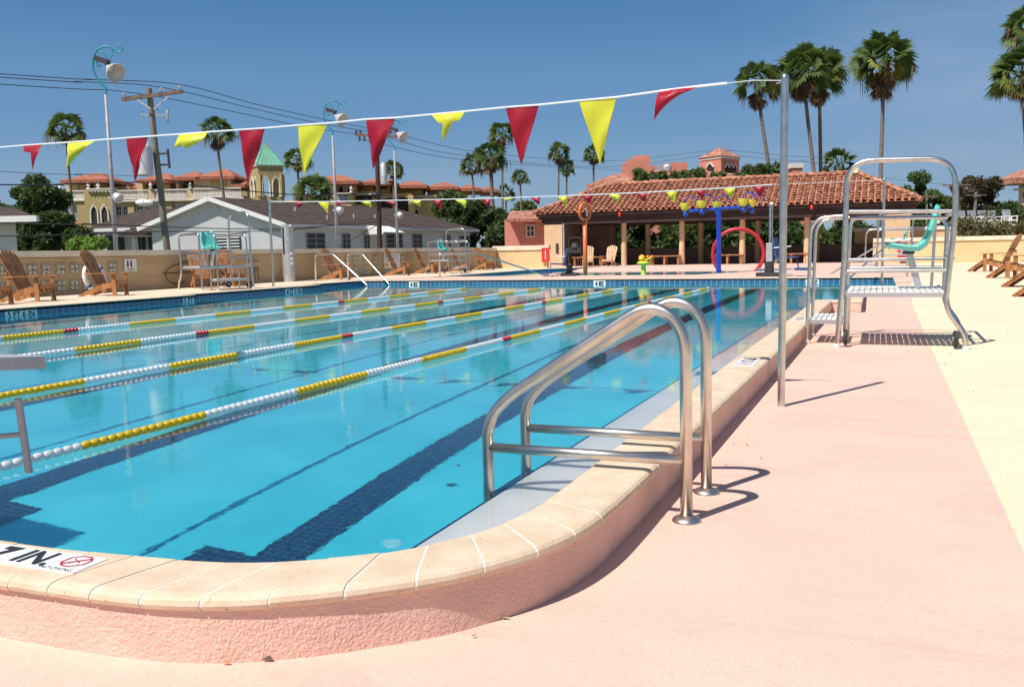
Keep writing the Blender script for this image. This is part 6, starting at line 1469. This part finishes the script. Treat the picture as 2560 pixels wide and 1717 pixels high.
m = MB(); m.add([hp(.02, .02, EZ2 - .06), hp(.6, ins + .1, EZ2 - .06), hp(.6, Wh / 2, AZ - .26), hp(.02, Wh / 2, AZ - .06)], [(0, 1, 2, 3)]); m.add([hp(.02, Wh - .02, EZ2 - .06), hp(.6, Wh - ins, EZ2 - .06), hp(.6, Wh / 2, AZ - .26), hp(.02, Wh / 2, AZ - .06)], [(0, 1, 2, 3)]); m.add([hp(0, 0, EZ2 - .2), hp(Lh, 0, EZ2 - .2), hp(Lh, ins, EZ2 - .12), hp(0, ins, EZ2 - .12)], [(0, 1, 2, 3)]); m.build('soffit', M['white_wall'], hs_)
def onside(px, py, v=ins - .02):
    r_ = ray(px, py); n_ = wu.cross(V(0, 0, 1)).cross(V(0, 0, 1)); n_ = Vector((-lu.y, lu.x, 0)); o0 = hp(0, v, 0); t_ = (o0 - V(0, 0, CAMZ)).dot(n_) / r_.dot(n_); p = V(0, 0, CAMZ) + r_ * t_; return (p - NB).dot(lu), p.z
for x0, x1, y0, y1 in ((768, 815, 583, 622), (857, 878, 584, 622), (912, 926, 588, 622), (967, 1008, 585, 620), (1032, 1057, 586, 620), (1112, 1128, 588, 616), (1150, 1175, 590, 616)):
    ua, za_ = onside(x0, y0); ub, zb2 = onside(x1, y1); o0 = hp(0, ins, 0); zt2 = za_
    q_ = lambda u, z, o: hp(u, ins, z) - wu * o
    m = MB(); m.hexa([q_(ua, zb2, .03), q_(ub, zb2, .03), q_(ub, zb2, -.05), q_(ua, zb2, -.05), q_(ua, zt2, .03), q_(ub, zt2, .03), q_(ub, zt2, -.05), q_(ua, zt2, -.05)]); o = m.build('window', M['glass_dark'], hs_)
    m = MB()
    for f_ in (0, .5, 1): m.bar(q_(ua + (ub - ua) * f_, zb2, .05), q_(ua + (ub - ua) * f_, zt2, .05), .06, .06)
    for f_ in (0, .33, .66, 1): m.bar(q_(ua, zb2 + (zt2 - zb2) * f_, .05), q_(ub, zb2 + (zt2 - zb2) * f_, .05), .04, .04)
    m.build('window_frame', M['grey_paint'], o)
m = MB(); q0 = hp(.46, Wh * .43, 0)
def gq(v, z, o=0.0): return hp(.47 - o, v, z)
m.hexa([gq(3.4, 1.1), gq(5.0, 1.1), gq(5.0, 1.1, .06), gq(3.4, 1.1, .06), gq(3.4, 2.2), gq(5.0, 2.2), gq(5.0, 2.2, .06), gq(3.4, 2.2, .06)]); o = m.build('louvre_window', M['glass_dark'], hs_)
m = MB()
for k in range(6): m.bar(gq(3.4, 1.15 + k * .19, .1), gq(5.0, 1.15 + k * .19, .1), .05, .07)
m.bar(gq(4.2, 1.1, .1), gq(4.2, 2.2, .1), .05, .05); m.build('louvres', M['white'], o)
m = MB(); m.lathe([(0, 0), (.22, 0), (.22, .06), (0, .06)], gq(Wh / 2 - .1, 3.9, .02), 14, -lu); m.build('gable_vent', M['white'], hs_)
m = MB()
for u, v in ((6, 1.2), (10, 1.8), (5, 2.8), (13, 2)): m = MB(); m.tube([hp(u, v, EZ2 + (AZ - EZ2) * v / (Wh / 2)), hp(u, v, EZ2 + (AZ - EZ2) * v / (Wh / 2) + .28)], .04, 6); m.build('vent_pipe', M['white'], hs_)
m = MB(); m.add([hp(8.6, 0, EZ2 + .02), hp(11.4, 0, EZ2 + .02), hp(10.0, .05, EZ2 - .02), hp(8.6, -1.2, EZ2 - .45), hp(11.4, -1.2, EZ2 - .45)], [(0, 1, 4, 3)]); m.slab([hp(8.6, 0, EZ2), hp(8.6, -1.2, EZ2 - .45), hp(8.6, -1.2, EZ2 - .6), hp(8.6, 0, EZ2 - .6)], lu * .05); m.build('door_canopy', M['white'], hs_)
# side wing of the bungalow
wg = thing('bungalow_wing', 'low white side wing with brown roof left of the gabled bungalow', 'house', ground_pt(at(340, 600, 62)))
m = MB(); fbox(m, 246, 577, 470, 650, 63, 5, GZ); m.build('wall', M['white_wall'], wg)
m = MB(); a, b, c_, d_ = at(207, 574, 60), at(470, 571, 60), at(470, 520, 68), at(352, 524, 68); m.face([a, b, c_, d_]); m.face([a, d_, at(300, 566, 70)]); m.build('roof', M['shingle'], wg)
m = MB(); m.bar(at(207, 576.5, 59.9), at(326, 573.5, 59.9), .1, .22); m.build('fascia', M['white'], wg)
m = MB(); a, b, c_, d_ = at(294, 584, 58), at(440, 582, 58), at(445, 566, 61), at(330, 569, 61); m.face([a, b, c_, d_]); m.bar(at(294, 586, 57.95), at(440, 584, 57.95), .08, .16); m.build('porch_roof', M['shingle'], wg)
m = MB(); fbox(m, 292, 586, 440, 590, 58, 2.5); m.build('porch_fascia', M['white'], wg)
for x0, x1 in ((266, 309), (344, 362), (371, 388), (398, 408), (446, 463)):
    m = MB(); W4(m, x0, 589, x1, 626, 62.9, .1); o = m.build('window', M['glass_dark'], wg); m = MB(); xm = (x0 + x1) / 2; W4(m, xm - .8, 589, xm + .8, 626, 62.85, .05); m.build('window_frame', M['grey_paint'], o)
m = MB(); m.slab([at(330, 594, 57), at(343, 596, 58), at(346, 628, 58), at(331, 628, 57)], FW * .08); m.build('open_shutter', M['white'], wg)
# house cut by the left edge
hl = thing('cottage', 'pale cottage with a flat brown roof cut by the left photo border', 'house', ground_pt(at(0, 600, 42)))
m = MB(); fbox(m, -120, 553, 42, 650, 42, 6, GZ, -3.6); m.build('wall', M['white_wall'], hl)
m = MB(); fbox(m, -140, 541, 91, 556, 40.5, .25); m.build('fascia', M['white'], hl)
m = MB(); m.face([at(-140, 541, 40.6), at(90, 541, 40.6), at(30, 518, 47), at(-140, 512, 47)]); m.build('roof', M['shingle'], hl)

# pink clubhouse behind the pavilion
Dp = 86
ph = thing('clubhouse', 'pink clubhouse with tiled roofs and rooftop parapets behind the pavilion', 'building', ground_pt(at(1650, 500, Dp)))
def pp(nm, mt, boxes, parent=ph):
    for b_ in boxes: m = MB(); fbox(m, *b_); m.build(nm, M[mt], parent)
pp('main_wall', 'pink_stucco', [(1475, 462, 1860, 650, Dp, 12, GZ), (1860, 480, 2030, 650, Dp + 2, 8, GZ)])
pp('roof_block', 'pink_stucco', [(1571, 399, 1626, 450, Dp + 1, 5), (1676, 406, 1719, 450, Dp + 2, 6), (1626, 414, 1676, 450, Dp + 6, .4), (1588, 389, 1623, 399, Dp + 2, 3)])
m = MB(); m.face([at(1465, 463, Dp - 1.5), at(1880, 462, Dp - 1.5), at(1860, 436, Dp + 4), at(1718, 424, Dp + 4), at(1640, 427, Dp + 4), at(1570, 432, Dp + 4), at(1528, 438, Dp + 3)]); m.face([at(1465, 463, Dp - 1.5), at(1528, 438, Dp + 3), at(1528, 446, Dp + 9)]); m.build('roof', M['roof_far2'], ph, tri=True)
m = MB(); m.bar(at(1465, 465, Dp - 1.5), at(1880, 464, Dp - 1.5), .2, .2); m.build('eave', M['pink_stucco'], ph)
m = MB(); m.hexa([at(1631, 427, Dp + 1.5), at(1652, 427, Dp + 1.5), at(1652, 427, Dp + 3), at(1631, 427, Dp + 3), at(1640, 411, Dp + 1.5), at(1656, 411, Dp + 1.5), at(1656, 411, Dp + 3), at(1640, 411, Dp + 3)]); m.lathe([(.0, 0), (.45, 0), (.45, .4), (.3, .6), (0, .68)], at(1668, 428, Dp + 1.5), 12); m.build('roof_unit', M['galv'], ph)
pp('chimney', 'pink_stucco', [(1981, 420, 2006, 470, 80, 1.2)]); pp('chimney_cap', 'trim_white', [(1978, 408, 2009, 420, 79.9, 1.5)])
tw = thing('tower', 'small pink tower with a hipped tile roof and pointed windows behind the pavilion', 'tower', ground_pt(at(1800, 440, 92)))
a0 = at(1803, 400, 90); rr0 = at(1848, 400, 92.0); ll0 = at(1749, 400, 92.5)
P5 = [Vector((p.x, p.y, 0)) for p in (a0, rr0)] + [Vector((rr0.x + ll0.x - a0.x, rr0.y + ll0.y - a0.y, 0)), Vector((ll0.x, ll0.y, 0))]
ztw = at(1800, 392, 91).z
m = MB(); corner_prism(m, P5, GZ, ztw); m.build('tower_wall', M['pink_stucco'], tw)
m = MB(); c_ = sum(P5, Vector()) / 4; Q = [c_ + (p - c_) * 1.12 for p in P5]; ap = c_ + V(0, 0, at(1797, 366, 91.5).z); m.add([q_ + V(0, 0, ztw) for q_ in Q] + [ap], [(0, 1, 4), (1, 2, 4), (2, 3, 4), (3, 0, 4), (3, 2, 1, 0)]); m.build('roof', M['roof_far2'], tw)
def twin(a, b, us, hw, y0, y1, mt='void'):
    n_ = (b - a).cross(V(0, 0, 1)).normalized(); z0 = at(1790, y1, 91).z; z1 = at(1790, y0, 91).z; H = z1 - z0
    for uc in us:
        f = lambda u, z, o=.05: a.lerp(b, u) + n_ * o + V(0, 0, z)
        pr = [(-1, 0), (1, 0), (1, .55), (.5, .85), (0, 1), (-.5, .85), (-1, .55)]
        m = MB(); m.slab([f(uc + x * hw, z0 + z * H) for x, z in pr], -n_ * .1); o = m.build('arched_window', M[mt], tw)
        m = MB()
        for i in range(2, 6): p_, q_ = pr[i], pr[i + 1]; m.bar(f(uc + p_[0] * hw * 1.15, z0 + p_[1] * H, .1), f(uc + q_[0] * hw * 1.15, z0 + q_[1] * H, .1), .1, .12)
        m.build('arch_trim', M['trim_white'], o)
twin(P5[3], P5[0], (.52,), .14, 407, 432); twin(P5[0], P5[1], (.28, .5, .72), .09, 409, 434)
m = MB(); corner_prism(m, P5, ztw - .25, ztw - .02, .05); m.build('cornice', M['trim_white'], tw)
# pink wall left of the pavilion
pk = thing('annex', 'salmon pink annex with a low tile roof left of the pavilion, in tree shade', 'building', ground_pt(at(1320, 600, 60)))
m = MB(); fbox(m, 1262, 548, 1470, 650, 60, 3, GZ); m.build('wall', M['pink_stucco'], pk)
m = MB(); m.face([at(1266, 549, 58.8), at(1400, 547, 58.8), at(1400, 523, 63), at(1275, 528, 63)]); m.bar(at(1266, 551, 58.8), at(1400, 549, 58.8), .1, .18); m.build('roof', M['roof_far2'], pk)
for x0, x1, y0, y1 in ((1318, 1334, 565, 590),): win(pk, x0, y0, x1, y1, 60, 'glass_dark', 'trim', 1)
# terrace behind the right wall
tr_ = thing('boundary_wall', 'second cream wall with white coping carrying the terrace on the right', 'wall', (5, 54, 0))
m = MB(); m.box((-1.3, 54, -.7), (14, 54.3, 1.64)); m.build('wall_face', M['wall_cream'], tr_); m = MB(); m.box((-1.4, 53.92, 1.64), (14, 54.4, 1.82)); m.build('wall_cap', M['white'], tr_)
tb = MB(); tb.box((-1.3, 54.4, 1.2), (16, 66, 1.7)); tag(tb.build('terrace', M['deck_tan']), kind='structure')
def lounge(px, d, label):
    p = at(px, 560, d); z0 = 1.72; t = thing('patio_chair', label, 'chair', (p.x, p.y, z0), YAW, 'white terrace chairs above the right wall')
    m = MB(); m.box((-.22, -.3, .36), (.22, .3, .42)); m.build('seat', M['white'], t, world=False)
    m = MB(); 
    for k in range(6): x = -.2 + k * .08; m.hexa([(x - .028, .26, .4), (x + .028, .26, .4), (x + .028, .3, .4), (x - .028, .3, .4), (x - .028, .5, .98), (x + .028, .5, .98), (x + .028, .54, .98), (x - .028, .54, .98)])
    m.bar((-.23, .52, .98), (.23, .52, .98), .04, .04); m.bar((-.23, .3, .45), (.23, .3, .45), .04, .04); m.build('backrest', M['aluminium'], t, world=False)
    for x in (-.21, .21):
        for y in (-.28, .28): m = MB(); m.tube([(x, y, 0), (x, y, .6)], .025, 6); m.build('leg', M['white'], t, world=False)
    for x in (-.24, .24): m = MB(); m.bar((x, -.3, .62), (x, .35, .62), .04, .04); m.build('armrest', M['white'], t, world=False)
l0 = lounge(2412, 51, 'white patio chair on the terrace just right of the tall utility pole')
for px, d, lb in ((2438, 51, 'white patio chair on the terrace, second right of the utility pole'), (2464, 51.3, 'white patio chair on the terrace, third right of the utility pole'), (2488, 51.6, 'white patio chair on the terrace, fourth right of the utility pole'), (2526, 51, 'white patio chair on the terrace nearest the right border')): lounge(px, d, lb)
t = thing('trash_can', 'white lidded bin on the terrace right of the large guard chair', 'bin', at(2340, 560, 51)); p = at(2340, 540, 51); m = MB(); m.lathe([(0, 0), (.22, 0), (.24, .5), (.26, .52), (.2, .6), (0, .62)], (p.x, p.y, 2.0), 14); m.build('bin_body', M['white'], t, smooth=True, auto=True)
for px, d, lb in ((2435, 99, 'rust coloured rooftop tank among the right trees'), (2481, 104, 'tan rooftop tank among the right trees')):
    p = at(px, 523, d); t = thing('water_tank', lb, 'tank', p); m = MB(); m.lathe([(0, 0), (.35, 0), (.38, .3), (.34, .75), (0, .8)], p, 12); m.build('tank', M['terracotta_pot'], t, smooth=True, auto=True)
    m = MB(); m.tube([ground_pt(p), p], .12, 6); m.build('tank_stand', M['galv'], t)
ap_ = thing('apartment_block', 'pale pink apartment block with tiled roof at the right photo border', 'building', ground_pt(at(2570, 500, 130)))
m = MB(); fbox(m, 2544, 445, 2640, 650, 130, 12, GZ, 7.2); m.build('wall', M['pale_pink'], ap_)
m = MB(); hiproof(m, 2536, 2700, 443, 424, 128, 5, thick=.8); m.build('roof', M['roof_far2'], ap_)
pb = MB(); fbox(pb, 2542, 470, 2640, 475, 129.6, 1); pb.build('string_course', M['trim_white'], ap_)
for y0, y1 in ((452, 464), (481, 494)): win(ap_, 2556, y0, 2568, y1, 130, 'glass_dark', 'trim_white')
lb_ = thing('annex', 'low orange tile roofed annex below the apartment block at the right border', 'building', ground_pt(at(2550, 520, 100)))
m = MB(); fbox(m, 2515, 516, 2640, 650, 100, 5, GZ); m.build('wall', M['pale_pink'], lb_); m = MB(); m.face([at(2512, 517, 99), at(2640, 511, 99), at(2640, 505, 103), at(2540, 509, 103)]); m.build('roof', M['roof_far2'], lb_)
